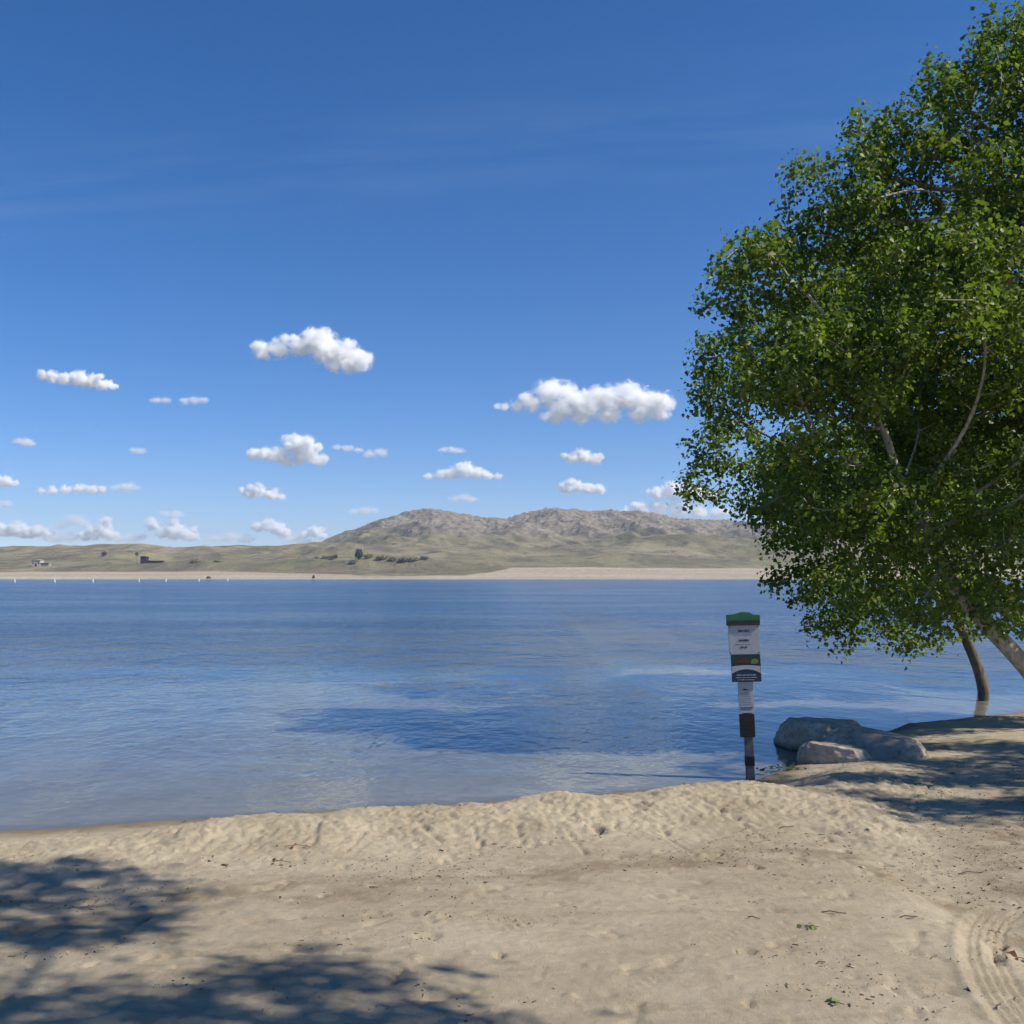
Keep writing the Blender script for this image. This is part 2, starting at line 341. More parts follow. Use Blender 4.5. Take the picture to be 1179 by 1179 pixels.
def ground(x, y, attrs=False):
    x = np.asarray(x, float); y = np.asarray(y, float)
    d = shore_d(x, y)
    # broad profile
    bm_h = np.interp(x, [-8, -5, -3.2, -1.8, 0, 2.4, 3.6, 4.6], [0.05, 0.06, 0.10, 0.17, 0.20, 0.18, 0.10, 0.0])
    bm_h = 0.88 * bm_h * (1 + 0.22 * gn(x * 1.3, y * 0.4, 31) + 0.12 * gn(x * 4.1, y * 2, 32))
    cr = 1.15 + 0.15 * gn(x * 0.8, y * 0.1, 33)
    base = np.where(d > 0, 0.05 * d, 0)
    base = 0.075 * np.minimum(d, 0.9).clip(0) + 0.058 * (np.maximum(d, 0.9) - 0.9)
    base = np.where(d > 12, base + 0.02 * (d - 12), base)
    base = np.minimum(base, 0.8 + 0.012 * np.maximum(d - 12, 0))
    berm = bm_h * np.exp(-np.where(d < cr, (d - cr) ** 2 / (2 * 0.38 ** 2), (d - cr) ** 2 / (2 * 0.62 ** 2)))
    dd = -d
    dep = np.where(dd < 12, 0.042 * dd, 0.504 + 0.06 * (dd - 12) + 0.0015 * (dd - 12) ** 2)
    dep = dep * np.interp(x, [-30, -4, 3, 7, 10], [0.75, 0.75, 1.25, 1.5, 2.6])
    dep = np.minimum(dep, 5.0)
    bar = np.exp(-((x - 1.0) / 9) ** 2 - ((y - 22.5) / 3.0) ** 2) * 0.45
    dep = dep + (0.22 * fbm(x * 0.12, y * 0.22, 3, 41) + 0.03 * fbm(x * 1.0, y * 1.6, 2, 42)) * sstep(1.0, 7, dd) - bar
    dep = np.maximum(dep, 0.02 + 0.02 * dd.clip(0, 3))
    z = np.where(d > 0, base + berm, -dep)
    land = sstep(-0.1, 0.35, d)
    face = np.exp(-((d - 1.55) / 0.75) ** 2) * np.interp(x, [-5, -2.5, 3.5, 5], [0.35, 1, 1, 0.3])
    # pushed-up face of the little bank: slumps and claw-like furrows
    u = x * 0.85 + y * 0.55
    z = z + face * (0.050 * np.abs(fbm(x * 9 + 2 * y, y * 8, 4, 56, 0.7)) + 0.036 * fbm(u * 1.6, (y - x * .3) * 0.8, 4, 51) + 0.026 * (ridged(u * 3.3, y * 1.4 + x, 3, 52) - 0.6) + 0.014 * gn(x * 13, y * 13, 53))
    near = land * np.exp(-((np.hypot(x, y) / 30) ** 2))
    z = z + near * (0.030 * fbm(x * 0.55, y * 0.8, 3, 61) + 0.008 * fbm(x * 2.4, y * 3.4, 3, 62) + 0.0085 * fbm(x * 14, y * 17, 3, 63, 0.75))
    # scattered scuffs and half-filled footprints
    cell = fbm(x * 3.1, y * 3.1, 2, 64); z = z - near * 0.014 * sstep(0.30, 0.5, cell) * (1 + gn(x * 15, y * 15, 67))
    z = z + near * 0.010 * sstep(0.42, 0.6, fbm(x * 7 + 3, y * 7, 2, 65))
    hole = gn(x * 6.3, y * 5.1, 66); z = z - near * 0.03 * sstep(0.66, 0.8, hole)
    fresh = face * sstep(-0.3, 0.5, fbm(x * 2, y * 2, 3, 54))
    for a, b, w, dp in FURROWS:
        m_ = (x > min(a[0], b[0]) - 5 * w) & (x < max(a[0], b[0]) + 5 * w) & (y > min(a[1], b[1]) - 5 * w) & (y < max(a[1], b[1]) + 5 * w)
        if not m_.any(): continue
        xx = x[m_]; yy = y[m_]
        q, tt = seg_dist(xx, yy, a, b)
        wob = w * (1 + 0.4 * gn(xx * 11, yy * 11, 71))
        dpk = dp * 0.6 * np.clip(0.65 + 0.9 * gn(xx * 7, yy * 7, 73), 0, 1.4)
        z[m_] += -dpk * np.exp(-(q / (0.75 * wob)) ** 2) + 0.3 * dpk * np.exp(-((q - 1.7 * w) / (0.8 * w)) ** 2)
    # tyre print curving through the right foreground
    q = tyre_q(x, y)
    m = sstep(0.0, 0.02, q) * (1 - sstep(0.21, 0.25, q)) * tyre_fade(x, y)
    z = z * 1.0 - m * (0.010 + 0.0075 * np.cos(q / 0.042 * 2 * np.pi)) + 0.010 * np.exp(-((q + 0.02) / 0.02) ** 2) * tyre_fade(x, y)
    # two faint straight tread prints with chevrons
    for (ax, ay), (bx, by) in TREADS:
        dx, dy = bx - ax, by - ay; L = math.hypot(dx, dy); dx /= L; dy /= L
        s_ = (x - ax) * dx + (y - ay) * dy; q = (x - ax) * -dy + (y - ay) * dx
        m = (1 - sstep(0.085, 0.11, np.abs(q))) * sstep(0, 0.3, s_) * (1 - sstep(L - 0.3, L, s_)) * sstep(-0.25, 0.2, gn(x * 1.7, y * 1.7, 72))
        z = z - m * (0.004 + 0.006 * np.cos((s_ + np.abs(q) * 0.7) / 0.06 * 2 * np.pi))
    if attrs:
        damp = np.clip(1 - sstep(0.05, 0.5, d + 0.06 * gn(x * 5, y * 5, 55)), 0, 1) * 0.85
        foot = np.exp(-((d - 3.0 - 0.25 * gn(x * 0.7, y * 0.5, 57)) / 0.42) ** 2) * np.interp(x, [-4.5, -2, 4, 6], [0.15, 1, 1, 0.6]) * sstep(-0.5, 0.3, fbm(x * 1.5, y * 3, 3, 58))
        return z, damp, fresh, foot, d
    return z

def gp(px, py):                        # the point of the ground seen there
    z = 0.2
    for _ in range(12):
        p = G(px, py, z); z = float(ground_base(p.x, p.y))
    return G(px, py, z)
FURROWS = []; TREADS = []
tyre_q = lambda x, y: np.full_like(x, 9.0); tyre_fade = lambda x, y: 0.0
ground_base = lambda x, y: ground(np.array([x]), np.array([y]))[0]
_f = []
for a, b, w, dp in (((468, 938), (505, 968), .035, .05), ((505, 968), (522, 992), .02, .025), ((594, 950), (602, 972), .03, .045), ((672, 940), (692, 958), .045, .06),
                    ((708, 945), (710, 955), .03, .04), ((425, 950), (402, 978), .025, .035), ((366, 950), (361, 972), .03, .045), ((655, 958), (675, 985), .025, .03),
                    ((735, 925), (765, 940), .03, .04), ((760, 948), (768, 962), .03, .04), ((800, 915), (870, 950), .035, .045), ((840, 935), (880, 965), .025, .03),
                    ((545, 950), (552, 985), .02, .025), ((910, 948), (1010, 965), .04, .03), ((755, 955), (800, 985), .02, .02), ((492, 1050), (496, 1062), .025, .03),
                    ((1143, 1090), (1149, 1112), .035, .06), ((1153, 1088), (1155, 1096), .025, .04), ((1165, 1076), (1179, 1081), .015, .025), ((1040, 1057), (1058, 1058), .02, .035),
                    ((1052, 1162), (1056, 1170), .025, .04), ((1070, 1100), (1088, 1107), .018, .025), ((925, 1055), (960, 1058), .012, .012), ((620, 1130), (628, 1110), .012, .015),
                    ((850, 1060), (870, 1056), .012, .018), ((815, 1100), (835, 1094), .016, .02), ((1030, 1012), (1060, 1014), .03, .02), ((905, 1085), (928, 1090), .02, .02)):
    A = gp(*a); B = gp(*b); _f.append(((A.x, A.y), (B.x, B.y), w, dp))
_tr = []
for a, b in (((700, 1150), (860, 1060)), ((760, 1170), (950, 1075)), ((470, 1100), (640, 1050))):
    A = gp(*a); B = gp(*b); _tr.append(((A.x, A.y), (B.x, B.y)))
_ty = [gp(*p) for p in ((1190, 1225), (1160, 1192), (1143, 1172), (1126, 1150), (1112, 1125), (1104, 1100), (1103, 1078), (1108, 1062), (1118, 1050), (1135, 1042))]
_ty = np.array([(p.x, p.y) for p in _ty])
def tyre_q(x, y):                      # signed distance to the right of the print's outer edge
    best = np.full(x.shape, 9.0)
    m = (x > _ty[:, 0].min() - 0.5) & (x < _ty[:, 0].max() + 0.8) & (y > _ty[:, 1].min() - 0.4) & (y < _ty[:, 1].max() + 0.4)
    xx, yy = x[m], y[m]; bb = np.full(xx.shape, 9.0)
    for k in range(len(_ty) - 1):
        a, b = _ty[k], _ty[k + 1]
        q, t = seg_dist(xx, yy, a, b)
        side = np.sign((b[0] - a[0]) * (yy - a[1]) - (b[1] - a[1]) * (xx - a[0]))
        s_ = -side * q; upd = q < np.abs(bb); bb = np.where(upd, s_, bb)
    best[m] = bb; return best
def tyre_fade(x, y): return 1 - sstep(_ty[-1, 1] - 0.3, _ty[-1, 1] + 0.05, y)
FURROWS = _f; TREADS = _tr

def ax_(parts):
    out = []
    for a, b, s in parts: out.append(np.arange(a, b, s))
    return np.concatenate(out + [np.array([parts[-1][1]])])
xs = ax_([(-3000, -400, 200), (-400, -60, 20), (-60, -14, 2), (-14, -5.2, 0.1), (-5.2, 5.4, 0.017), (5.4, 12, 0.06), (12, 60, 2), (60, 400, 20), (400, 3000, 200)])
ys = ax_([(-300, -40, 20), (-40, -4, 1), (-4, 2.8, 0.1), (2.8, 6.0, 0.016), (6.0, 11.2, 0.019), (11.2, 22, 0.08), (22, 60, 0.5), (60, 700, 20)])
X, Y = np.meshgrid(xs, ys); Zg, damp, fresh, foot, dsh = ground(X, Y, True)
me, X, Y, Z = gridmesh('beach', xs, ys, lambda a_, b_: Zg)
fattr(me, 'damp', np.where(dsh < 0, np.clip(0.85 + dsh * 1.6, 0.26, 0.85), damp)); fattr(me, 'fresh', fresh); fattr(me, 'foot', foot)
beach = tag(link('beach_ground', me, M['sand']), 'pale tan sand beach with a low bank along the waterline', kind='structure')

# ------------------------------------------------------------------ water
xs = ax_([(-3000, -400, 200), (-400, -60, 20), (-60, -14, 2), (-14, 14, 0.16), (14, 60, 2), (60, 400, 20), (400, 3000, 200)])
ys = ax_([(-300, -20, 20), (-20, 5, 1), (5, 26, 0.16), (26, 60, 1), (60, 760, 20)])
me, X, Y, Z = gridmesh('water', xs, ys, lambda x, y: 0 * x)
dep = -ground(X, Y)
fattr(me, 'depth', np.clip(dep, 0, 5)); fattr(me, 'open', np.interp(dep, [0, 0.1, 0.5, 2], [0.05, 0.11, 0.33, 1.0]))
water = tag(link('lake_water', me, M['water']), 'rippled blue lake water, clear and sandy in the shallows', kind='structure')

# ------------------------------------------------------------------ far shore and hills
def prof(pts, D):
    P = [W(px, py, D) for px, py in pts]; return np.array([(p.x, p.z) for p in P])
R1 = prof([(-700, 640), (-400, 633), (-150, 634), (0, 633), (60, 631), (130, 627), (165, 629), (200, 632), (260, 630), (330, 628), (370, 626), (420, 630), (600, 640), (900, 645), (1500, 640), (2200, 640)], 1150)
R2 = prof([(-700, 655), (250, 648), (330, 632), (372, 624), (400, 612), (440, 600), (470, 593), (497, 589), (520, 593), (560, 597), (590, 594), (620, 589), (650, 587), (700, 590), (745, 591), (790, 596), (830, 600), (900, 606), (1000, 600), (1150, 607), (1400, 620), (2200, 640)], 1750)
R3 = prof([(-700, 660), (450, 657), (520, 652), (600, 643), (680, 630), (740, 622), (790, 618), (850, 622), (900, 628), (1000, 630), (1100, 622), (1400, 640), (2200, 650)], 1150)
def far(x, y, attrs=False):
    y0 = 636 + 6 * fbm(x * 0.004, y * 0, 3, 81) + 0 * y
    t = y - y0
    wig = 60 * gn(x * 0.003, 0 * x, 82)
    z = np.where(t < 0, 0.06 * t, 0)
    z = z + np.where(t > 0, 7.0 * (1 - np.exp(-t / 55.0)), 0)
    low = 1.0 * fbm(x * 0.012, y * 0.02, 4, 83) * sstep(40, 120, t) * 2.2
    def rid(P, D, front, back, p):
        e = np.interp(x * D / np.maximum(y, 500), P[:, 0], P[:, 1]) - 6
        e = np.maximum(e, 0)
        yy = y + wig * (D / 1750)
        f = np.where(yy < D, np.clip((yy - front) / (D - front), 0, 1), np.clip((back - yy) / (back - D), 0, 1))
        return e * (f ** p), f
    # true shape: profile read at constant bearing so the slope fans out like the spurs of the ridge
    a, fa = rid(R1, 1150, 690, 2000, 1.15); b, fb = rid(R2, 1750, 800, 2600, 1.35); c, fc = rid(R3, 1150, 700, 2200, 1.2)
    hh = np.maximum(np.maximum(a, b), c)
    k = 4.0; hh = np.log(np.exp(np.clip(a / k, 0, 60)) + np.exp(np.clip(b / k, 0, 60)) + np.exp(np.clip(c / k, 0, 60)) - 2) * k
    amp = sstep(5, 60, hh)
    g = (ridged(x * 0.0065 + y * 0.002, y * 0.0028, 4, 84) - 0.62)
    near_top = sstep(0.9, 1.0, np.maximum(fa * (a >= b), np.maximum(fb * (b >= a), 0)))
    hh = hh + g * (6 + 24 * amp) * (1 - 0.75 * near_top) * sstep(2, 12, hh)
    hh = hh + fbm(x * 0.02, y * 0.02, 4, 85) * (0.8 + 5.5 * amp) * sstep(1, 10, hh)
    rock = sstep(46, 72, hh + 26 * fbm(x * 0.007, y * 0.007, 4, 86) + 8 * sstep(-250, 0, x) - 22 * sstep(250, 700, x))
    hh = hh + rock * (3.6 * np.abs(fbm(x * 0.07, y * 0.07, 3, 87)) + 1.8 * gn(x * 0.16, y * 0.16, 88))
    # mounds of spoil just above the beach
    for mx, my, r, h in ((-95, 745, 34, 7.0), (-160, 760, 26, 5), (-215, 735, 22, 3.2), (-60, 735, 30, 3.5), (-250, 750, 30, 3.6)):
        hh = hh + h * np.exp(-((x - mx) / r) ** 2 - ((y - my) / 22) ** 2)
    z = z + low + hh
    if attrs:
        bw = np.interp(x, [-700, -200, -110, -95, -30, 0, 700], [60, 55, 26, 14, 18, 90, 95])
        beachm = 1 - sstep(bw, bw + 10, t + 5 * fbm(x * 0.05, y * 0.05, 2, 89))
        return z, rock, beachm
    return z
xs = ax_([(-6000, -1400, 60), (-1400, -1000, 8), (-1000, 1000, 2.6), (1000, 1400, 8), (1400, 6000, 60)])
ys = ax_([(560, 780, 3.5), (780, 1900, 4.5), (1900, 2600, 20), (2600, 9000, 200)])
X, Y = np.meshgrid(xs, ys); Zf, rk, bc = far(X, Y, True)
me, X, Y, Z = gridmesh('hills', xs, ys, lambda a_, b_: Zf); fattr(me, 'rock', rk); fattr(me, 'beach', bc)
hills = tag(link('hills', me, M['hill']), 'low rocky hills and tan shoreline beyond the lake', kind='structure')

def fz(x, y): return float(far(np.array([float(x)]), np.array([float(y)]))[0])
def fp(px, Y):                         # point on the far ground in that direction at depth Y
    p = W(px, HOR, Y); return Vector((p.x, Y, fz(p.x, Y)))

# ------------------------------------------------------------------ trees
def ellip_points(lobes, n, r, nclump=150, cr=0.36):
    """leafy boughs: clump centres spread through the lobes (mostly near their skins), points gathered round each"""
    L_ = np.array(lobes); vol = L_[:, 3] * L_[:, 4] * L_[:, 5]; pr = vol ** 0.8 / (vol ** 0.8).sum()
    C = []; tries = 0
    while len(C) < nclump and tries < 60000:
        tries += 1
        l = L_[r.choice(len(L_), p=pr)]; v = r.normal(size=3); v /= np.linalg.norm(v)
        rad = r.uniform(0.72, 0.95) if r.random() < 0.7 else r.random() ** .4 * 0.8
        q = l[:3] + v * rad * np.maximum(l[3:6] - cr * 0.9, 0.15)
        mind = cr * (1.5 if tries < 30000 else 1.3)
        if all(np.sum((q - c) ** 2) > mind ** 2 for c in C): C.append(q)
    C = np.array(C); sz = cr * r.uniform(0.7, 1.25, len(C)); w = sz ** 2.2; w /= w.sum()
    k = r.choice(len(C), n, p=w)
    v = r.normal(size=(n, 3)); v /= np.linalg.norm(v, axis=1)[:, None]; v *= (r.random(n) ** 0.45)[:, None]; v[:, 2] *= 0.75
    return C[k] + v * (sz[k] * 1.25)[:, None]

def grow(paths, att, step=0.22, infl=2.4, kill=0.34, iters=160, trop=(0, 0, 0.12)):
    """space colonisation: returns nodes and parents"""
    N = []; P = []
    for path, attach in paths:
        prev = attach
        for a, b in zip(path[:-1], path[1:]):
            a = np.array(a); b = np.array(b); m = max(1, int(np.linalg.norm(b - a) / step))
            for i in range(m):
                N.append(a + (b - a) * i / m); P.append(prev); prev = len(N) - 1
        N.append(np.array(path[-1])); P.append(prev)
    N = [np.array(p, float) for p in N]
    best = np.full(len(att), 1e9); who = np.zeros(len(att), int)
    def upd(s):
        nonlocal best, who
        kd = kdtree.KDTree(len(N) - s)
        for q in range(s, len(N)): kd.insert(N[q], q)
        kd.balance(); f = kd.find
        res = [f(a_)[1:] for a_ in att]
        j = np.array([r_[0] for r_ in res]); dm = np.array([r_[1] for r_ in res])
        u = dm < best; best = np.where(u, dm, best); who = np.where(u, j, who)
    upd(0); trop = np.array(trop); inf = infl * 3
    for it in range(iters):
        alive = best > kill
        att = att[alive]; best = best[alive]; who = who[alive]
        if len(att) < 5: break
        m = best < inf
        if not m.any(): inf *= 1.5; continue
        ids = np.unique(who[m]); s = len(N); made = 0
        d = att[m] - np.array(N)[who[m]]; d /= np.linalg.norm(d, axis=1)[:, None]
        w = who[m]
        acc = np.zeros((len(N), 3)); np.add.at(acc, w, d); cnt = np.bincount(w, minlength=len(N))
        for i in ids:
            v = acc[i] / cnt[i] + trop + rng.normal(size=3) * 0.10
            v /= np.linalg.norm(v) + 1e-9
            N.append(N[i] + v * step); P.append(int(i)); made += 1
        if it > 8: inf = infl
        upd(s)
    return np.array(N), np.array(P)

def radii(P, n, tip=0.006, p=2.25):
    acc = np.zeros(n); ch = [[] for _ in range(n)]
    for i, q in enumerate(P):
        if q >= 0: ch[q].append(i)
    rad = np.zeros(n)
    for i in range(n - 1, -1, -1):
        rad[i] = tip if acc[i] == 0 else acc[i] ** (1 / p)
        if P[i] >= 0: acc[P[i]] += rad[i] ** p
    return rad, ch

def tubes(N, P, rad, ch, minr=0.0, rough=0.08):
    V = []; Fc = []
    n = len(N); root = [i for i in range(n) if P[i] < 0]
    stack = [(r_, None) for r_ in root]
    while stack:
        i, par = stack.pop(); chain = [i] if par is None else [par, i]
        while ch[chain[-1]]:
            c = sorted(ch[chain[-1]], key=lambda q: -rad[q])
            for q in c[1:]:
                if rad[q] >= minr: stack.append((q, chain[-1]))
            if rad[c[0]] < minr: break
            chain.append(c[0])
        if len(chain) < 2: continue
        pts = np.array([N[k] for k in chain]); rr = np.array([rad[k] for k in chain])
        if par is not None: rr[0] = min(rr[0], rr[1] * 1.15)
        if len(pts) > 3: 
            for _ in range(2): pts[1:-1] = pts[1:-1] * .5 + (pts[:-2] + pts[2:]) * .25
        k = 12 if rr[0] > 0.07 else (7 if rr[0] > 0.025 else 4)
        tan = np.gradient(pts, axis=0); tan /= np.linalg.norm(tan, axis=1)[:, None] + 1e-9
        u = np.cross(tan[0], [0.3, 1, 0.1]); u /= np.linalg.norm(u)
        base = len(V)
        for j in range(len(pts)):
            u = u - tan[j] * np.dot(u, tan[j]); u /= np.linalg.norm(u); w = np.cross(tan[j], u)
            for a in range(k):
                an = 2 * np.pi * a / k; r_ = rr[j]
                if k == 12: r_ *= 1 + rough * mn.noise(Vector((pts[j] * 3.0 + np.array([math.cos(an), math.sin(an), 0]) * 1.2).tolist()))
                V.append(pts[j] + (u * math.cos(an) + w * math.sin(an)) * r_)
        for j in range(len(pts) - 1):
            for a in range(k):
                b_ = (a + 1) % k; o = base + j * k
                Fc.append((o + a, o + b_, o + k + b_, o + k + a))
    return npmesh('trunk', V, Fc)

def foliage(centres, per, spread, size, r, name='crown', up=0.45, tone_seed=1):
    n = len(centres) * per
    c = np.repeat(centres, per, 0)
    off = r.normal(size=(n, 3)) * spread; off[:, 2] *= 0.8
    p = c + off
    nrm = r.normal(size=(n, 3)); nrm /= np.linalg.norm(nrm, axis=1)[:, None]
    nrm = nrm + np.array([0, 0, up]) + off / (spread * 2.5); nrm /= np.linalg.norm(nrm, axis=1)[:, None]
    a = r.normal(size=(n, 3)); a[:, 2] -= 0.5; a -= nrm * (a * nrm).sum(1)[:, None]; a /= np.linalg.norm(a, axis=1)[:, None]
    b = np.cross(nrm, a)
    s = size * (0.5 + 0.8 * r.random(n))[:, None]
    # a broad heart-like leaf folded along its midrib: stalk end, two shoulders, tip, in two faces
    v0 = p; v2 = p + a * s; lift = nrm * s * 0.14
    v1 = p + a * s * 0.38 + b * s * 0.44 + lift; v3 = p + a * s * 0.38 - b * s * 0.44 + lift
    V = np.stack([v0, v1, v2, v3], 1).reshape(-1, 3); i = np.arange(n)[:, None] * 4
    Fc = np.concatenate([i + np.array([[0, 1, 2]]), i + np.array([[0, 2, 3]])], 1).reshape(-1, 3)
    me = npmesh(name, V, Fc)
    big = gn(c[:, 0] * 0.8 + c[:, 1] * .5, c[:, 2] * 0.8, tone_seed) * 0.18
    tone = np.clip(0.42 + big + r.normal(size=n) * 0.19, 0, 1)
    fattr(me, 'tone', np.repeat(tone, 4))
    return me

GAPS = []
def in_gap(P_, off=(0, 0, 0)):
    m = np.zeros(len(P_), bool)
    for g, w in GAPS:
        v = P_ + np.array(off) - np.array(g); t = v @ np.array(sd); m |= np.linalg.norm(v - t[:, None] * np.array(sd), axis=1) < w
    return m
for px_, py_, z_, w_ in ((945, 840, .45, .30), (1012, 856, .4, .34), (985, 865, .3, .16), (1090, 858, .2, .22), (1040, 905, .2, .2), (1120, 900, .25, .25)):
    GAPS.append((tuple(G(px_, py_, z_)), w_ * 1.7))
def make_tree(name, label, group, paths, lobes, natt, bark, kill=0.34, per=26, spread=0.17, size=0.095, nclump=150, cr=0.4, seed=3, trunk_r=None, tipr=0.0062, hs=0.9, origin=(0, 0, 0), thin=1.0, goff=(0, 0, 0)):
    r = np.random.default_rng(seed)
    att = ellip_points(lobes, natt, r, nclump, cr); att = att[~in_gap(att, goff)]
    N, P = grow(paths, att, kill=kill)
    rad, ch = radii(P, len(N), tip=tipr)
    if trunk_r:
        m_ = int(sum(max(1, int(np.linalg.norm(np.array(b) - np.array(a)) / 0.22)) for a, b in zip(paths[0][0][:-1], paths[0][0][1:])))
        for i in range(m_ + 1): rad[i] = max(rad[i], trunk_r * (1 - 0.55 * i / m_))
    root = empty(name, origin); tag(root, label, 'tree', group)
    o = Vector(origin); N0 = N - np.array(origin)
    me = tubes(N0, P, rad, ch); link('trunk', me, bark, root)
    tips = np.array([i for i in range(len(N)) if rad[i] < tipr * 2.1])
    if thin < 1: tips = tips[r.random(len(tips)) < thin]
    tips = tips[~in_gap(N[tips], goff)]; c = N0[tips]
    me = foliage(c, per, spread, size, r, tone_seed=seed)
    link('crown', me, M['leaf'], root, smooth=False)
    print('TREE', name, len(N), len(tips), len(tips) * per)
    return root

def lobe(px, py, Y, rpx, dy=1.25):
    p = W(px, py, Y); r_ = rpx / F * Y
    return (p.x, p.y, p.z, r_, r_ * dy, r_)
def pth(*pts): return [tuple(W(*p)) for p in pts]

YA = 14.3
lobA = [lobe(*q) for q in ((1150, 125, YA, 105), (1050, 195, YA, 95), (1000, 155, YA + .5, 60), (935, 215, YA, 50), (960, 262, YA, 85), (885, 325, YA - .3, 72), (1200, 290, YA + 1, 140), (1090, 350, YA - 1.2, 120),
        (980, 430, YA - 1, 105), (1000, 585, YA - 1, 85), (1090, 480, YA + 1.5, 120), (1230, 480, YA - 1, 140), (1160, 600, YA - 1.3, 85), (1330, 280, YA, 150), (1290, 110, YA, 120),
        (1370, 480, YA, 140), (1420, 350, YA, 130), (1280, 620, YA + .5, 100), (1140, 668, YA - 1.6, 42), (1190, 700, YA - 1.2, 36), (1070, 640, YA - 1.4, 50), (905, 440, YA - .8, 70), (1060, 95, YA, 36), (1240, 20, YA, 70), (1175, 45, YA, 60), (1140, 215, YA - 1, 70), (1200, 170, YA - 1, 70), (1190, 400, YA - 1.5, 80), (1110, 95, YA, 55), (930, 560, YA - .8, 70), (1165, 655, YA - 1.8, 50), (1110, 685, YA - 1.7, 38), (1060, 700, YA - 1.5, 42), (1000, 690, YA - 1, 40), (1150, 705, YA - 1.8, 28))]
bA = gp(1243, 840); bA.z -= 0.15
pathA = [([tuple(bA)] + pth((1215, 806, YA - .2), (1179, 765, YA - .25), (1132, 715, YA - .3), (1108, 688, YA - .35), (1086, 655, YA - .4), (1066, 612, YA - .5), (1040, 560, YA - .5)), -1)]
treeA = make_tree('cottonwood_tree', 'tallest leafy green cottonwood with a thick pale trunk leaning left over the sand', 'cottonwood trees on the shore',
    [(pathA[0][0], -1), ([tuple(bA + Vector((.05, .1, 0.1)))] + pth((1246, 740, YA + .2), (1228, 620, YA + .4), (1195, 480, YA + .5), (1172, 390, YA + .5), (1150, 290, YA + .4), (1120, 215, YA + .2)), 0)],
    lobA, 7500, M['bark'], nclump=420, cr=0.42, kill=0.22, per=38, spread=0.11, size=0.081, tipr=0.0068, trunk_r=0.15, seed=11, origin=tuple(bA))
YB = 19.3
lobB = [lobe(*q) for q in ((820, 525, YB - .5, 38), (850, 465, YB, 60), (874, 582, YB - .3, 44), (926, 640, YB - .5, 46), (950, 672, YB - .5, 60), (1035, 692, YB, 56), (950, 560, YB + .5, 95), (852, 375, YB, 46), (835, 318, YB, 28), (930, 400, YB + 1, 85),
        (1050, 560, YB + 1, 105), (1105, 668, YB, 52), (1010, 330, YB + 2, 90), (1150, 560, YB + 1.5, 90), (925, 690, YB - .5, 26), (798, 560, YB - .5, 22), (980, 700, YB - .4, 40), (1080, 715, YB - .4, 34), (1170, 690, YB + 1, 42), (960, 718, YB - .5, 26), (1040, 728, YB - .5, 26), (820, 420, YB, 22))]
bB = G(1134, 797, 0.0); bB.z = -0.7
treeB = make_tree('cottonwood_tree', 'cottonwood whose slim shaded trunk stands in the water behind the boulders', 'cottonwood trees on the shore',
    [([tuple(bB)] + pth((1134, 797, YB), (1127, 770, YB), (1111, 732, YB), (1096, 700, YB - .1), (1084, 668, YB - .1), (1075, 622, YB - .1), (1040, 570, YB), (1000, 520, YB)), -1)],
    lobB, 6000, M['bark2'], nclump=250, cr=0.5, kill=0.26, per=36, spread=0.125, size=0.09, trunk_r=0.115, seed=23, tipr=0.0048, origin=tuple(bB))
# the next tree along the shore, right of the picture; its crown throws the shade on the beach by the boulders
lobC = [(0, 0, 5.6, 2.6, 2.6, 2.3), (-1.5, -.8, 4.7, 1.5, 1.5, 1.2), (1.6, .8, 5.0, 1.7, 1.7, 1.4), (.2, 1.4, 6.6, 1.6, 1.6, 1.3), (-1.2, 1.2, 6.2, 1.5, 1.5, 1.2), (.8, -1.5, 5.4, 1.7, 1.6, 1.3), (0, 0, 7.8, 1.5, 1.5, 1.1), (-.6, -1.6, 7.0, 1.2, 1.2, 1.0)]
treeC = make_tree('cottonwood_tree', 'cottonwood just beyond the right edge of the picture, shading the sand by the boulders', 'cottonwood trees on the shore',
    [([(0, 0, -.2), (.05, .1, 1.0), (.2, 0, 2.2), (.1, .1, 3.3), (-.1, 0, 4.4)], -1)], lobC, 2600, M['bark'], nclump=60, cr=0.5, kill=0.3, per=30, spread=0.14, size=0.09, seed=37, goff=(11.4, 8.6, float(ground_base(11.4, 8.6))))
def gz(x, y): return float(ground_base(x, y))
# the tree beside the camera: its boughs hang where they throw the two patches of shade at the lower left
def bough(px, py, r_, h):
    g = gp(px, py); q = g + sd * ((h - g.z) / sd.z)
    return (q.x, q.y, q.z, r_, r_, r_ * 0.8)
lobD = [bough(*q) for q in ((20, 1020, .75, 8.6), (90, 1045, .6, 8.2), (-120, 1060, .9, 8.8), (20, 1080, .5, 7.6), (140, 1068, .35, 7.8), (-250, 1020, 1.2, 9),
        (310, 1110, .42, 7.4), (400, 1135, .45, 7.2), (480, 1165, .5, 7.0), (250, 1150, .5, 7.6), (340, 1190, .6, 7.8), (130, 1165, .5, 7.2), (20, 1170, .6, 8.4), (575, 1185, .42, 7.2), (620, 1215, .4, 7.2), (460, 1260, .8, 8.0), (200, 1260, .9, 8.4), (-100, 1230, 1.0, 9), (650, 1330, .8, 7.6))]
treeD = make_tree('cottonwood_tree', 'cottonwood beside the camera, its dappled shade falling on the sand at the lower left', 'cottonwood trees on the shore',
    [([(4.6, -1.6, gz(4.6, -1.6) - .2), (4.5, -1.4, 1.8), (4.1, -.9, 3.4), (3.7, 0, 5.0), (3.4, .7, 6.3)], -1)], lobD, 3200, M['bark'], nclump=92, cr=0.28, kill=0.24, per=26, spread=0.11, size=0.09, trunk_r=0.19, seed=41, origin=(4.6, -1.6, gz(4.6, -1.6) - .2))
treeC.location = (11.4, 8.6, gz(11.4, 8.6))
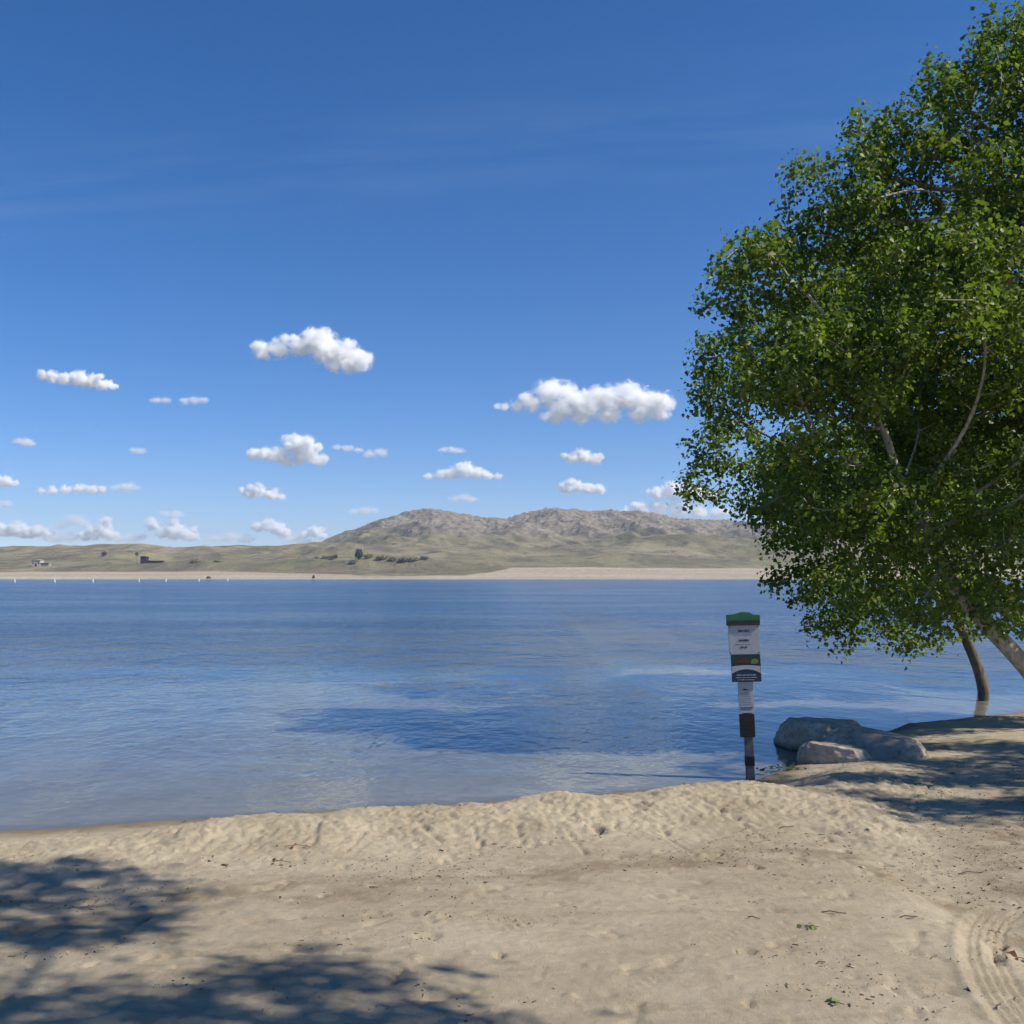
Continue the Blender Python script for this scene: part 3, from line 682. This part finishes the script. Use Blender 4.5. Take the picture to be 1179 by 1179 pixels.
# ------------------------------------------------------------------ boulders
def boulder(label, c, dims, seed, rz, cuts, name='boulder'):
    bm = bmesh.new(); bmesh.ops.create_icosphere(bm, subdivisions=6, radius=1.0)
    off = Vector((seed * 3.1, seed * 1.7, 0))
    for v in bm.verts:
        p = v.co.copy()
        p = Vector([math.copysign(abs(k) ** 0.86, k) for k in p])          # a blockier ball
        p *= 1 + 0.22 * mn.noise(p * 0.9 + off)
        for n_, d_ in cuts:
            n_ = Vector(n_).normalized(); e = p.dot(n_) - d_
            if e > 0: p -= n_ * e * 0.9
        p *= 1 + 0.05 * mn.noise(p * 2.6 + off) + 0.028 * mn.fractal(p * 5 + off, 0.8, 2.1, 4)
        v.co = Vector((p.x * dims[0] / 2, p.y * dims[1] / 2, p.z * dims[2] / 2))
    o = bm_link(name, bm, M['rock'], smooth=True); o.location = c; o.rotation_euler = (0, 0, rz)
    return tag(o, label, 'boulder', 'boulders at the waterline')
p = G(967, 868, 0); boulder('dark rounded boulder standing in the water behind the two others', (p.x, p.y + .55, 0.06), (1.08, 1.3, 0.72), 2, R(8), [((0.1, 0.1, 1), .72), ((.5, -.5, .8), .74)])
p = G(968, 886, 0); boulder('low blocky grey boulder with a flat shaded face, nearest the camera', (p.x, p.y + .24, 0.05), (0.78, 0.7, 0.56), 5, R(-14), [((0.12, 0.05, 1), .66), ((-.35, -1, .10), .60)])
p = G(1017, 881, 0); boulder('grey boulder with a sunlit rounded shoulder, rightmost of the three', (p.x + .02, p.y + .5, 0.06), (1.05, 1.35, 0.66), 9, R(24), [((0.15, -.1, 1), .74), ((-.7, -.3, .6), .66)])

# ------------------------------------------------------------------ sign post
M['sign_white'] = mat_plain('sign_white', (0.36, 0.38, 0.41), 0.5, var=0.06); M['sign_green'] = mat_plain('sign_green', (0.03, 0.13, 0.06), 0.45)
M['sign_dark'] = mat_plain('sign_dark', (0.012, 0.035, 0.028), 0.45); M['sign_navy'] = mat_plain('sign_navy', (0.012, 0.03, 0.075), 0.45)
M['sign_black'] = mat_plain('sign_black', (0.012, 0.012, 0.013), 0.5); M['post_grey'] = mat_plain('post_grey', (0.13, 0.13, 0.14), 0.6, scale=9)
M['ink'] = mat_plain('ink', (0.02, 0.022, 0.03), 0.5); M['pale_ink'] = mat_plain('pale_ink', (0.42, 0.47, 0.55), 0.5)
M['maroon'] = mat_plain('maroon', (0.05, 0.012, 0.02), 0.5); M['picture_brown'] = mat_plain('picture_brown', (0.07, 0.03, 0.015), 0.5); M['picture_green'] = mat_plain('picture_green', (0.14, 0.2, 0.06), 0.5)
def bx(bm, x0, x1, y0, y1, z0, z1, bev=0.0):
    r_ = bmesh.ops.create_cube(bm, size=1.0)
    for v in r_['verts']: v.co = Vector(((x0 + x1) / 2 + v.co.x * (x1 - x0), (y0 + y1) / 2 + v.co.y * (y1 - y0), (z0 + z1) / 2 + v.co.z * (z1 - z0)))
    if bev:
        e = list({e for v in r_['verts'] for e in v.link_edges}); bmesh.ops.bevel(bm, geom=e, offset=bev, segments=2, affect='EDGES')
def part(name, mat, parent, boxes, bev=0.0, label=None):
    bm = bmesh.new()
    for b in boxes: bx(bm, *b, bev=bev)
    o = bm_link(name, bm, M[mat], parent)
    if label: o['label'] = label
    return o
def polyplate(name, mat, parent, pts, y0, y1):          # outline in x,z pushed through y
    bm = bmesh.new(); f = bm.faces.new([bm.verts.new((x, y0, z)) for x, z in pts])
    e = bmesh.ops.extrude_face_region(bm, geom=[f]); 
    for v in e['geom']:
        if isinstance(v, bmesh.types.BMVert): v.co.y = y1
    bmesh.ops.recalc_face_normals(bm, faces=bm.faces)
    return bm_link(name, bm, M[mat], parent)
def words(name, mat, parent, lines, y):
    """lines of lettering too small to read: rows of short strokes"""
    r = random.Random(5)
    for cx, z, w, h in lines:
        bm = bmesh.new(); x = cx - w / 2
        while x < cx + w / 2 - 0.004:
            lw = r.uniform(0.004, 0.009); 
            if x + lw > cx + w / 2: break
            bx(bm, x, x + lw, y - 0.002, y, z - h / 2 * r.uniform(.7, 1), z + h / 2 * r.uniform(.7, 1)); x += lw + r.choice([0.002, 0.002, 0.003, 0.008])
        bm_link(name, bm, M[mat], parent)
sp_ = gp(864, 898); sp_ = G(864, 897, -0.02)
sign = empty('sign_post', (sp_.x, sp_.y, 0)); sign.rotation_euler = (R(-1), R(-1.9), R(-10))
tag(sign, 'narrow information sign post with green cap and white and dark panels at the waterline', 'sign')
post = part('post', 'post_grey', sign, [(-.047, .047, -.047, .047, -.55, 1.70)], .006)
part('collar', 'sign_black', sign, [(-.052, .052, -.052, .052, .13, .23)], .004)
lp = part('lower_panel', 'sign_black', sign, [(-.092, .072, -.068, -.049, .44, .69)], .004, 'black lower panel')
words('lettering', 'picture_brown', lp, [(-.01, .62, .09, .008), (-.01, .58, .10, .008), (-.01, .54, .08, .008)], -.0685)
np_ = part('narrow_panel', 'sign_white', sign, [(-.090, .074, -.064, -.049, .70, 1.045)], .004, 'narrow white panel')
words('lettering', 'ink', np_, [(-.005, .955, .062, .018), (-.005, .76, .13, .012), (-.005, .742, .12, .008)], -.0645)
words('small_print', 'pale_ink', np_, [(-.005, .91 - .022 * k, .12, .006) for k in range(6)], -.0645)
pp = part('picture_panel', 'sign_navy', sign, [(-.150, .165, -.090, -.049, 1.04, 1.335)], .005, 'dark picture panel with pale arc')
polyplate('landscape_picture', 'sign_dark', pp, [(-.140, 1.225), (.155, 1.225), (.155, 1.325), (-.140, 1.325)], -.092, -.089)
polyplate('hill_shape', 'picture_brown', pp, [(-.11, 1.245), (-.06, 1.285), (0, 1.297), (.05, 1.275), (.07, 1.245)], -.094, -.0915)
polyplate('foliage_shape', 'picture_green', pp, [(.06, 1.235), (.13, 1.24), (.145, 1.27), (.115, 1.295), (.07, 1.28)], -.0945, -.0915)
arc = [(-.145 + .305 * t, 1.185 - .05 * abs(2 * t - 1) ** 2 + .012) for t in [k / 12 for k in range(13)]]
polyplate('pale_arc', 'sign_white', pp, [(-.145 + .305 * t, 1.178 - .045 * (2 * t - 1) ** 2) for t in [k / 12 for k in range(13)]] + [(-.145 + .305 * (1 - t), 1.222 - .012 * (2 * t - 1) ** 2) for t in [k / 12 for k in range(13)]], -.0925, -.0898)
words('lettering', 'pale_ink', pp, [(.01, 1.115, .21, .012), (.01, 1.088, .23, .010), (.0, 1.063, .18, .008)], -.0905)
wp = part('white_panel', 'sign_white', sign, [(-.165, .168, -.080, -.049, 1.336, 1.66)], .005, 'wide white panel with short dark lines')
words('lettering', 'ink', wp, [(.0, 1.595, .115, .026), (.005, 1.492, .115, .024), (.0, 1.418, .075, .020)], -.0805)
for bx_, bz_ in ((-.15, 1.64), (.153, 1.64), (-.15, 1.355), (.153, 1.355)): part('bolt', 'post_grey', wp, [(bx_ - .007, bx_ + .007, -.0835, -.079, bz_ - .007, bz_ + .007)], .002)
words('small_print', 'pale_ink', wp, [(.0, 1.56, .2, .008), (.0, 1.455, .17, .006)], -.0805)
cap = polyplate('green_cap', 'sign_green', sign, [(-.182, 1.655), (.180, 1.655), (.182, 1.765), (.11, 1.772), (.07, 1.795), (.0, 1.803), (-.05, 1.795), (-.09, 1.78), (-.182, 1.775)], -.092, -.045)
part('dark_band', 'sign_dark', cap, [(-.180, .178, -.0945, -.0915, 1.675, 1.712)]); part('maroon_edge', 'maroon', cap, [(-.178, .176, -.0955, -.0925, 1.657, 1.668)])

# ------------------------------------------------------------------ buoys
M['buoy_white'] = mat_plain('buoy_white', (0.8, 0.8, 0.78), 0.4); M['buoy_orange'] = mat_plain('buoy_orange', (0.7, 0.18, 0.03), 0.4)
def lathe(name, prof_, mat, parent, k=20):
    V = []; Fc = []
    for r_, z in prof_:
        for a in range(k): V.append((r_ * math.cos(2 * math.pi * a / k), r_ * math.sin(2 * math.pi * a / k), z))
    for j in range(len(prof_) - 1):
        for a in range(k):
            b = (a + 1) % k; Fc.append((j * k + a, j * k + b, (j + 1) * k + b, (j + 1) * k + a))
    return link(name, npmesh(name, V, Fc), mat, parent)
buoy = empty('buoy'); buoy['category'] = 'buoy'; buoy['group'] = 'white buoys in a line along the swimming area'
lathe('body', [(0.0, -.5), (.30, -.5), (.34, -.3), (.34, .95), (.30, 1.25), (.16, 1.55), (0, 1.62)], M['buoy_white'], buoy)
lathe('float_collar', [(.34, -.16), (.55, -.12), (.60, .02), (.55, .14), (.34, .18)], M['buoy_white'], buoy)
lathe('band', [(.345, .82), (.352, .83), (.352, .92), (.345, .93)], M['buoy_orange'], buoy)
bl = ['white buoy farthest left on the water', 'white buoy second from the left, below the pale building', 'white buoy third from the left on the line', 'white buoy in the middle of the line, below the dark shed',
      'white buoy close right of the one below the dark shed', 'white buoy just left of the rust brown shore rock', 'white buoy at the right end of the line']
for k, (px, py) in enumerate(((17, 670), (63, 670), (107, 669.5), (160, 669.5), (191, 669.3), (229, 669), (262, 668.6))):
    o = buoy if k == 0 else buoy.copy()
    if k:
        COL.objects.link(o)
        for ch_ in [c for c in buoy.children]:
            c_ = ch_.copy(); COL.objects.link(c_); c_.parent = o
    o['label'] = bl[k]; o.scale = (.62,) * 3; o.location = G(px, py, 0); o.rotation_euler = (R(random.uniform(-4, 4)), R(random.uniform(-4, 4)), k)

# ------------------------------------------------------------------ far shore: sheds, trees, shrubs, rocks
M['tan_wall'] = mat_plain('tan_wall', (0.58, 0.48, 0.37), 0.8); M['tan_roof'] = mat_plain('tan_roof', (0.36, 0.33, 0.29), 0.7); M['grey_wall'] = mat_plain('grey_wall', (0.27, 0.29, 0.27), 0.8)
M['dark_wall'] = mat_plain('dark_wall', (0.06, 0.035, 0.03), 0.8); M['brown_wall'] = mat_plain('brown_wall', (0.13, 0.085, 0.07), 0.8); M['glass'] = mat_plain('glass', (0.03, 0.04, 0.05), 0.15)
M['rust_rock'] = mat_plain('rust_rock', (0.09, 0.055, 0.04), 0.9); M['dark_rock'] = mat_plain('dark_rock', (0.05, 0.045, 0.06), 0.9)
def building(name, label, px, Y, w, h, dpt, wall, roof, wing=None):
    p = fp(px, Y); e = empty(name, (p.x, p.y, p.z - .3)); tag(e, label, 'building')
    part('wall', wall, e, [(-w / 2, w / 2, -dpt / 2, dpt / 2, -1.5, h)])
    polyplate('roof', roof, e, [(-w / 2 - .4, h), (w / 2 + .4, h), (w / 2 + .3, h + .35), (0, h + 1.0), (-w / 2 - .3, h + .35)], -dpt / 2 - .4, dpt / 2 + .4)
    d_ = part('door', 'dark_wall', e, [(-w * .1, w * .1, -dpt / 2 - .06, -dpt / 2 + .05, .2, 2.4)])
    for s_ in (-.33, .33): part('window', 'glass', e, [(w * s_ - .5, w * s_ + .5, -dpt / 2 - .05, -dpt / 2 + .05, h * .45, h * .45 + 1.1)])
    if wing:
        x0, x1, hh, m_ = wing
        part('wing', m_, e, [(x0, x1, -dpt / 2 + .5, dpt / 2 - .5, -1.5, hh)]); polyplate('wing_roof', roof, e, [(x0, hh), (x1 + .3, hh), (x1 + .3, hh + .3), (x0, hh + .45)], -dpt / 2 + .1, dpt / 2 - .1)
    return e
building('lakeside_building', 'small pale tan building with a grey wing on the far left shore', 43, 770, 6.6, 4.6, 6, 'tan_wall', 'tan_roof', (3.3, 9.5, 2.6, 'grey_wall'))
building('dark_shed', 'small near-black shed with a long low brown wing across the lake', 166, 790, 4.8, 5.6, 5, 'dark_wall', 'dark_wall', (2.4, 15.0, 2.6, 'brown_wall'))

def far_plant(name, label, cat, group, px, Y, w, h, trunk_h, tone, n=260, seed=1):
    r = np.random.default_rng(seed); p = fp(px, Y)
    e = empty(name, p); tag(e, label, cat, group)
    m = M.setdefault('far_leaf_' + tone, mat_plain('far_leaf_' + tone, {'dark': (0.085, 0.095, 0.05), 'green': (0.17, 0.175, 0.11), 'gold': (0.30, 0.26, 0.13)}[tone], 0.9, var=.2, scale=2))
    c = r.normal(size=(n, 3)); c /= np.linalg.norm(c, axis=1)[:, None]; c *= (0.45 + 0.55 * r.random(n)[:, None] ** .5)
    c *= np.array([w / 2, w / 2, (h - trunk_h) / 2]) * (1 + .25 * r.normal(size=(n, 1))); c[:, 2] += trunk_h + (h - trunk_h) / 2
    me = foliage(c, 4, w * .06, w * .13, r); link('crown', me, m, e, False)
    V = []; Fc = []; 
    lathe('trunk', [(w * .045, -.5), (w * .035, trunk_h), (w * .02, trunk_h + (h - trunk_h) * .6), (0, h * .8)], M['bark2'], e, 8)
    return e
far_plant('lone_tree', 'dark green tree standing alone on the far shore below the hills', 'tree', None, 413, 742, 5.2, 7.6, 1.0, 'dark', 420, 1)
far_plant('thin_tree', 'thin tree with a bare stem and small top left of the dark shed', 'tree', None, 157, 790, 2.6, 9.5, 6.5, 'dark', 120, 2)
far_plant('bushy_tree', 'dark round bush on the low slope left of the thin tree', 'tree', None, 119, 900, 4.4, 4.6, .8, 'dark', 160, 3)
for k, (px, Y, w, h, tn, lb) in enumerate(((352, 800, 6, 3, 'green', 'low grey green shrub left in the row on the far slope'), (363, 810, 7, 3.6, 'green', 'grey green shrub second in the row on the far slope'), (373, 830, 7, 3.8, 'green', 'larger dark shrub in the middle of the row on the far slope'),
        (380, 850, 6, 3.4, 'dark', 'dark shrub in the row on the far slope, above the pair on its left'), (386, 880, 4.5, 3, 'dark', 'small dark shrub ending the row uphill on the far slope'), (344, 790, 2.6, 2.6, 'dark', 'tiny dark bush left of the row of shrubs'),
        (406, 730, 5, 2.4, 'green', 'pale green bush at the foot of the lone dark tree'), (424, 742, 6, 3.2, 'gold', 'golden bush right beside the lone dark tree'), (440, 735, 8, 2.6, 'gold', 'wide golden bush on the far shore right of the lone tree'),
        (452, 730, 6, 2.4, 'gold', 'golden bush in the middle of the shoreline brush'), (464, 728, 8, 2.2, 'green', 'low green bush in the shoreline brush'), (476, 730, 7, 2.0, 'gold', 'golden bush near the right end of the shoreline brush'),
        (488, 735, 6, 1.8, 'green', 'small green bush at the right end of the shoreline brush'), (225, 742, 7, 2.4, 'gold', 'brownish bush on the pale mound of the left shore'), (250, 748, 5, 1.8, 'gold', 'small brownish bush right of the pale mound on the left shore'))):
    far_plant('shrub', lb, 'shrub', 'shrubs on the far shore', px, Y, w, h, 0.0, tn, 150, 10 + k)
def shore_rock(label, px, Y, dims, mat, seed):
    bm = bmesh.new(); bmesh.ops.create_icosphere(bm, subdivisions=4, radius=1.0)
    for v in bm.verts:
        p_ = v.co * (1 + .3 * mn.noise(v.co * 1.3 + Vector((seed, 0, 0))) + .1 * mn.noise(v.co * 4)); v.co = Vector((p_.x * dims[0] / 2, p_.y * dims[1] / 2, p_.z * dims[2] / 2))
    o = bm_link('shore_rock', bm, M[mat], smooth=True); q = fp(px, Y); o.location = (q.x, q.y, max(q.z, 0) + dims[2] * .2)
    tag(o, label, 'rock', 'dark rocks on the far waterline')
shore_rock('rust brown rock on the far waterline below the pale mound', 240, 640, (2.8, 2.4, 2.0), 'rust_rock', 1)
shore_rock('dark upright rock at the far waterline left of the lone tree', 361, 640, (1.5, 1.4, 3.0), 'dark_rock', 5)

# ------------------------------------------------------------------ litter on the sand
M['green_leaf'] = mat_plain('green_leaf', (0.16, 0.22, 0.04), 0.6); M['dry_leaf'] = mat_plain('dry_leaf', (0.24, 0.10, 0.05), 0.8); M['twig'] = mat_plain('twig', (0.09, 0.065, 0.045), 0.9); M['weed'] = mat_plain('weed', (0.035, 0.06, 0.015), 0.5)
def sprig(name, label, cat, px, py, n, size, mat, spread, seed, group=None, z=None):
    r = np.random.default_rng(seed); q = gp(px, py) if z is None else G(px, py, z)
    e = empty(name, q); tag(e, label, cat, group)
    c = r.normal(size=(n, 3)) * np.array([spread, spread, .006]); c[:, 2] = np.abs(c[:, 2]) + .008
    link('leaves', foliage(c, 1, .004, size, r, up=2.2), M[mat], e, False)
    V = []; pts = [Vector((-spread * 1.3, 0, .004)), Vector((0, spread * .2, .012)), Vector((spread * 1.4, -spread * .2, .005))]
    tube_obj('stem', pts, .0022, M['twig'], e)
    return e
def tube_obj(name, pts, r_, mat, parent, k=6):
    pts = [np.array(p) for p in pts]; n = len(pts); N = np.array(pts); P = [-1] + list(range(n - 1))
    rad = np.array([r_ * (1 - .5 * i / n) for i in range(n)]); ch = [[i + 1] if i < n - 1 else [] for i in range(n)]
    V = []; Fc = []
    for j in range(n):
        t = N[min(j + 1, n - 1)] - N[max(j - 1, 0)]; t = t / np.linalg.norm(t); u = np.cross(t, [0, 0, 1.0]) + 1e-6; u /= np.linalg.norm(u); w = np.cross(t, u)
        for a in range(k): V.append(N[j] + (u * math.cos(2 * math.pi * a / k) + w * math.sin(2 * math.pi * a / k)) * rad[j])
    for j in range(n - 1):
        for a in range(k): b = (a + 1) % k; Fc.append((j * k + a, j * k + b, (j + 1) * k + b, (j + 1) * k + a))
    return link(name, npmesh(name, V, Fc), mat, parent)
sprig('leaf_sprig', 'green leaf sprig lying on the open sand, farther of the two', 'leaf sprig', 934, 1068, 7, .035, 'green_leaf', .028, 1, 'green sprigs on the sand')
sprig('leaf_sprig', 'yellow green leaf sprig on the sand near the bottom of the picture', 'leaf sprig', 962, 1157, 7, .035, 'green_leaf', .025, 2, 'green sprigs on the sand')
sprig('dead_leaves', 'rust red dead leaves on the bank, farther clump', 'dead leaves', 342, 975, 10, .03, 'dry_leaf', .07, 3, 'red dead leaves on the bank')
sprig('dead_leaves', 'rust red dead leaves on the bank, nearer clump', 'dead leaves', 322, 993, 9, .03, 'dry_leaf', .06, 4, 'red dead leaves on the bank')
sprig('dead_leaves', 'brown dead leaf scrap beside the tyre print', 'dead leaves', 1174, 1105, 4, .05, 'dry_leaf', .02, 5, 'brown scraps by the tyre print')
wb = sprig('drift_branch', 'dark leafy branch afloat in the water between the sign and the boulders', 'branch', 902, 886, 40, .05, 'weed', .11, 6, None, 0.01)
wb.scale = (1.5, .8, 1.2)
twl = ['thin dark twig on the crest of the bank', 'twig lying at the foot of the bank below the sign', 'short twig in the open sand left of centre', 'twig lying left of the farther green sprig', 'dark twig left of the tyre print',
       'long thin twig in the sand near the right edge', 'short twig right of the dark hollow by the tyre print', 'bent twig above the farther green sprig', 'twig near the bottom right corner beside the tyre print', 'small twig lying between the two green sprigs']
for k, (px, py, L, a) in enumerate(((422, 931, .12, 70), (906, 953, .2, 20), (494, 1052, .1, 60), (868, 1058, .1, -30), (1046, 1057, .16, 5), (1120, 1006, .3, 8), (1172, 1079, .14, -20), (960, 1052, .2, -12), (1150, 1160, .1, 50), (945, 1110, .09, 25))):
    q = gp(px, py); L2 = L / 2
    pts = [Vector((-L2, 0, 0)), Vector((-L2 * .3, L * .06, .012)), Vector((L2 * .4, -L * .03, .008)), Vector((L2, L * .05, .003))]; L *= .8
    o = tube_obj('twig', [q_ * .7 for q_ in pts], .0035, M['twig'], None); o.location = q + Vector((0, 0, .004)); o.rotation_euler = (0, R(-25 if k == 0 else 0), R(a)); tag(o, twl[k], 'twig', 'twigs on the sand')

# fine litter: chips of bark, pebbles and clods strewn in drifts
M['litter'] = (lambda t: t.done(t.bsdf(t.ramp(t.attr('tone'), [(0, (0.05, 0.035, 0.022)), (.45, (0.16, 0.115, 0.07)), (.7, (0.33, 0.27, 0.18)), (1, (0.45, 0.38, 0.28))]), 0.9, None, .2)))(NT('litter'))
n = 60000; lx = rng.uniform(-5.5, 6.5, n); ly = 2.9 + 8.6 * rng.random(n) ** 1.3
q = fbm(lx * 0.9, ly * 1.6, 4, 91, .6) + 0.35 * np.exp(-((shore_d(lx, ly) - 2.8) / .6) ** 2) + 0.25 * sstep(1, 4, lx)
k = (q > 0.12 + 0.35 * rng.random(n)) & (shore_d(lx, ly) > .15); lx = lx[k][:11000]; ly = ly[k][:11000]; n = len(lx); lz = ground(lx, ly)
sz = np.exp(rng.normal(-5.5, .42, n)); u = rng.normal(size=(n, 4, 3)); tet = np.array([(1, 1, 1), (1, -1, -1), (-1, 1, -1), (-1, -1, 1)]) * .6 + u * .35
an = rng.random(n) * np.pi; el = np.where(rng.random(n) < .3, 3.2, 1.3); tet[:, :, 0] *= el[:, None]; tet[:, :, 2] *= .6
ca, sa = np.cos(an)[:, None], np.sin(an)[:, None]; tx = tet[:, :, 0] * ca - tet[:, :, 1] * sa; ty = tet[:, :, 0] * sa + tet[:, :, 1] * ca
V = np.stack([lx[:, None] + tx * sz[:, None], ly[:, None] + ty * sz[:, None], lz[:, None] + (tet[:, :, 2] + .3) * sz[:, None]], -1).reshape(-1, 3)
i4 = np.arange(n)[:, None] * 4; Fc = np.concatenate([i4 + np.array([f_]) for f_ in ((0, 1, 2), (0, 3, 1), (0, 2, 3), (1, 3, 2))], 1).reshape(-1, 3)
me = npmesh('litter', V, Fc); fattr(me, 'tone', np.repeat(rng.random(n), 4))
tag(link('beach_litter', me, M['litter'], smooth=False), 'fine chips, pebbles and clods strewn over the sand', 'litter', kind='stuff')

# ------------------------------------------------------------------ air
bm = bmesh.new(); bx(bm, -3100, 3100, -310, 9050, -12, 420)
hz = NT('air'); pv = hz.n('ShaderNodeVolumePrincipled'); pv.inputs['Color'].default_value = (0.72, 0.84, 1.0, 1); pv.inputs['Density'].default_value = HAZE; pv.inputs['Anisotropy'].default_value = 0.2
tag(bm_link('haze', bm, hz.done(None, pv.outputs[0])), 'thin clear-day haze over the lake and hills', 'haze', kind='stuff')

# ------------------------------------------------------------------ clouds
YC = 7000.0
def cloud(label, puffs, thin=False, group='fair weather clouds'):
    cx = sum(p[0] for p in puffs) / len(puffs); cyy = sum(p[1] for p in puffs) / len(puffs)
    o0 = W(cx, cyy, YC); s = YC / F; xq = 0.5 if thin else 0.82
    bm = bmesh.new(); r = random.Random(int(cx * 7 + cyy)); Q = []
    for px, py, rr in puffs:
        p = W(px, py, YC) - o0; rad = rr * s * (1.24 if rr > 7 else 1.45)
        Q.append(((p.x * xq, p.y, p.z), rad))
        if not thin and rr > 6:
            for q in range(2): Q.append((tuple(p + Vector((r.uniform(-.9, .9), r.uniform(-.7, .7), r.uniform(-.1, .75))) * rad * .7), rad * r.uniform(.45, .7)))
    for q, rad in Q:
        g = bmesh.ops.create_icosphere(bm, subdivisions=2, radius=1)
        for v in g['verts']: v.co = v.co * rad * 1.02 + Vector(q); v.co.x /= xq
    base = min(q[2] - rad * .75 for q, rad in Q) if not thin else -1e4
    mt = mat_cloud('cloud_vapour', Q, 1.5 if thin else 6.5, base, len(label), 2.2 if thin else 2.5, xq)
    o = bm_link('cloud', bm, mt); o.location = o0
    m = o.modifiers.new('merge', 'REMESH'); m.mode = 'VOXEL'; m.voxel_size = max(8, min(p[2] for p in puffs) * s / 2.5)
    tag(o, label, 'cloud', group)
C_ = cloud
C_('ragged white cloud highest in the sky, left of centre', [(302, 405, 11), (320, 402, 12), (345, 398, 13), (368, 393, 18), (372, 404, 16), (395, 408, 17), (412, 416, 14), (400, 424, 10), (385, 422, 9)])
C_('largest white cloud with a long flat base, above the right part of the hills', [(596, 467, 8), (611, 464, 12), (632, 452, 16), (650, 452, 14), (650, 468, 17), (640, 480, 11), (675, 466, 19), (700, 460, 18), (722, 457, 18), (742, 465, 18), (756, 472, 13), (700, 476, 14), (735, 477, 12), (668, 480, 12), (766, 477, 6)])
C_('long wedge-shaped cloud on the upper left', [(48, 433, 5), (60, 434, 6.5), (75, 436, 8), (92, 436, 10), (106, 439, 9), (118, 443, 7), (128, 446, 4)])
C_('bright peaked cloud left of centre, below the highest one', [(290, 523, 6), (305, 523, 9), (320, 524, 11), (343, 513, 14), (352, 521, 13), (330, 532, 8), (368, 530, 7), (345, 530, 8)])
C_('small puffy cloud below the peaked one', [(288, 567, 7), (298, 565, 9), (312, 570, 7), (324, 573, 4.5)])
C_('white cloud with a domed middle above the left summit', [(493, 549, 4.5), (508, 547, 6), (520, 545, 8), (535, 541, 10), (548, 545, 8), (562, 548, 5), (574, 549, 4)])
C_('small oval cloud below the largest one, upper of the two', [(660, 527, 7), (672, 525, 8.5), (684, 529, 7)])
C_('small oval cloud just above the right summit, lower of the two', [(652, 562, 7), (664, 560, 8), (677, 563, 8), (690, 564, 6)])
C_('thin wisp left in the pair of wisps under the highest cloud', [(180, 461, 4), (190, 461, 4)], True)
C_('thin wisp right in the pair of wisps at upper left', [(214, 462, 4), (224, 461, 5), (232, 461, 4)], True)
C_('long low cloud left of the small puffy cloud', [(47, 566, 4.5), (60, 565, 5.5), (76, 564, 5.5), (92, 563, 6), (106, 564, 6), (117, 564, 4.5)])
C_('small blurred cloud right after the long low one', [(134, 562, 4.5), (147, 561, 6), (156, 562, 4)], True)
C_('cloud cut by the left edge of the picture, upper of the two', [(-6, 554, 8), (6, 555, 7), (17, 557, 4)])
C_('tiny cloud high above the left edge cloud', [(22, 508, 4), (30, 509, 5), (36, 511, 3)], True)
C_('small smudge of cloud right of the long low cloud, higher up', [(154, 519, 3.5), (161, 519, 4)], True)
C_('white cloud touching the tree crown above the right slope', [(735, 584, 6), (755, 568, 9), (772, 565, 11), (790, 566, 12), (806, 570, 10)])
C_('flat cloud lying on the right ridge beside the tree', [(722, 588, 5), (740, 586, 8), (760, 585, 9), (782, 587, 11), (803, 590, 9), (825, 592, 8)])
C_('thin streak of cloud right of the peaked cloud', [(388, 515, 3.5), (400, 516, 4), (412, 518, 3.5)], True)
C_('small faint puff at the end of the thin streak', [(428, 523, 5), (437, 521, 5)], True)
C_('faint wisp high above the left summit', [(511, 518, 3.5), (522, 518, 4), (530, 519, 3)], True)
C_('faint puff over the saddle between the two summits', [(524, 574, 4.5), (534, 573, 5), (542, 575, 4)], True)
C_('pale cloud resting on the left shoulder of the hill', [(408, 589, 4), (420, 588, 5), (430, 588, 4)], True)
C_('low bright cloud in the corner above the left hills', [(-8, 612, 9), (6, 611, 9), (18, 609, 10), (27, 614, 7)])
C_('second low cloud from the left on the horizon', [(34, 614, 7), (44, 612, 8), (54, 615, 6)])
C_('small ragged cloud above the low bank at left', [(70, 605, 5), (84, 598, 7), (93, 600, 6)], True)
C_('brightest low cloud on the horizon at left', [(98, 617, 7), (108, 614, 9), (117, 610, 9), (124, 616, 8), (122, 600, 6)])
C_('broad low cloud left of the hill, over the dark shed', [(176, 604, 7), (188, 614, 8), (200, 612, 10), (212, 614, 9), (200, 603, 6), (222, 619, 6)])
C_('small wisp over the broad low cloud', [(190, 591, 4), (203, 592, 5)], True)
C_('low white cloud just left of the hill', [(297, 606, 6), (308, 604, 8), (318, 608, 8), (328, 613, 6)])
C_('small bright cloud at the very foot of the hill slope', [(352, 615, 5), (364, 613, 7), (371, 617, 5)])
C_('pale flat cloud low on the horizon between the broad low cloud and the hill', [(248, 620, 5), (265, 618, 6), (282, 620, 6)], True)
C_('very faint low cloud under the white one left of the hill', [(332, 621, 5), (344, 621, 6), (354, 623, 4)], True)
C_('faint thin cloud just above the corner bank at the left edge', [(-4, 580, 5), (8, 580, 4)], True)
C_('low faint cloud between the second cloud and the brightest one', [(64, 619, 7), (80, 618, 8)], True)
C_('low faint cloud right of the brightest low one', [(140, 621, 5), (150, 620, 6), (162, 619, 5)], True)
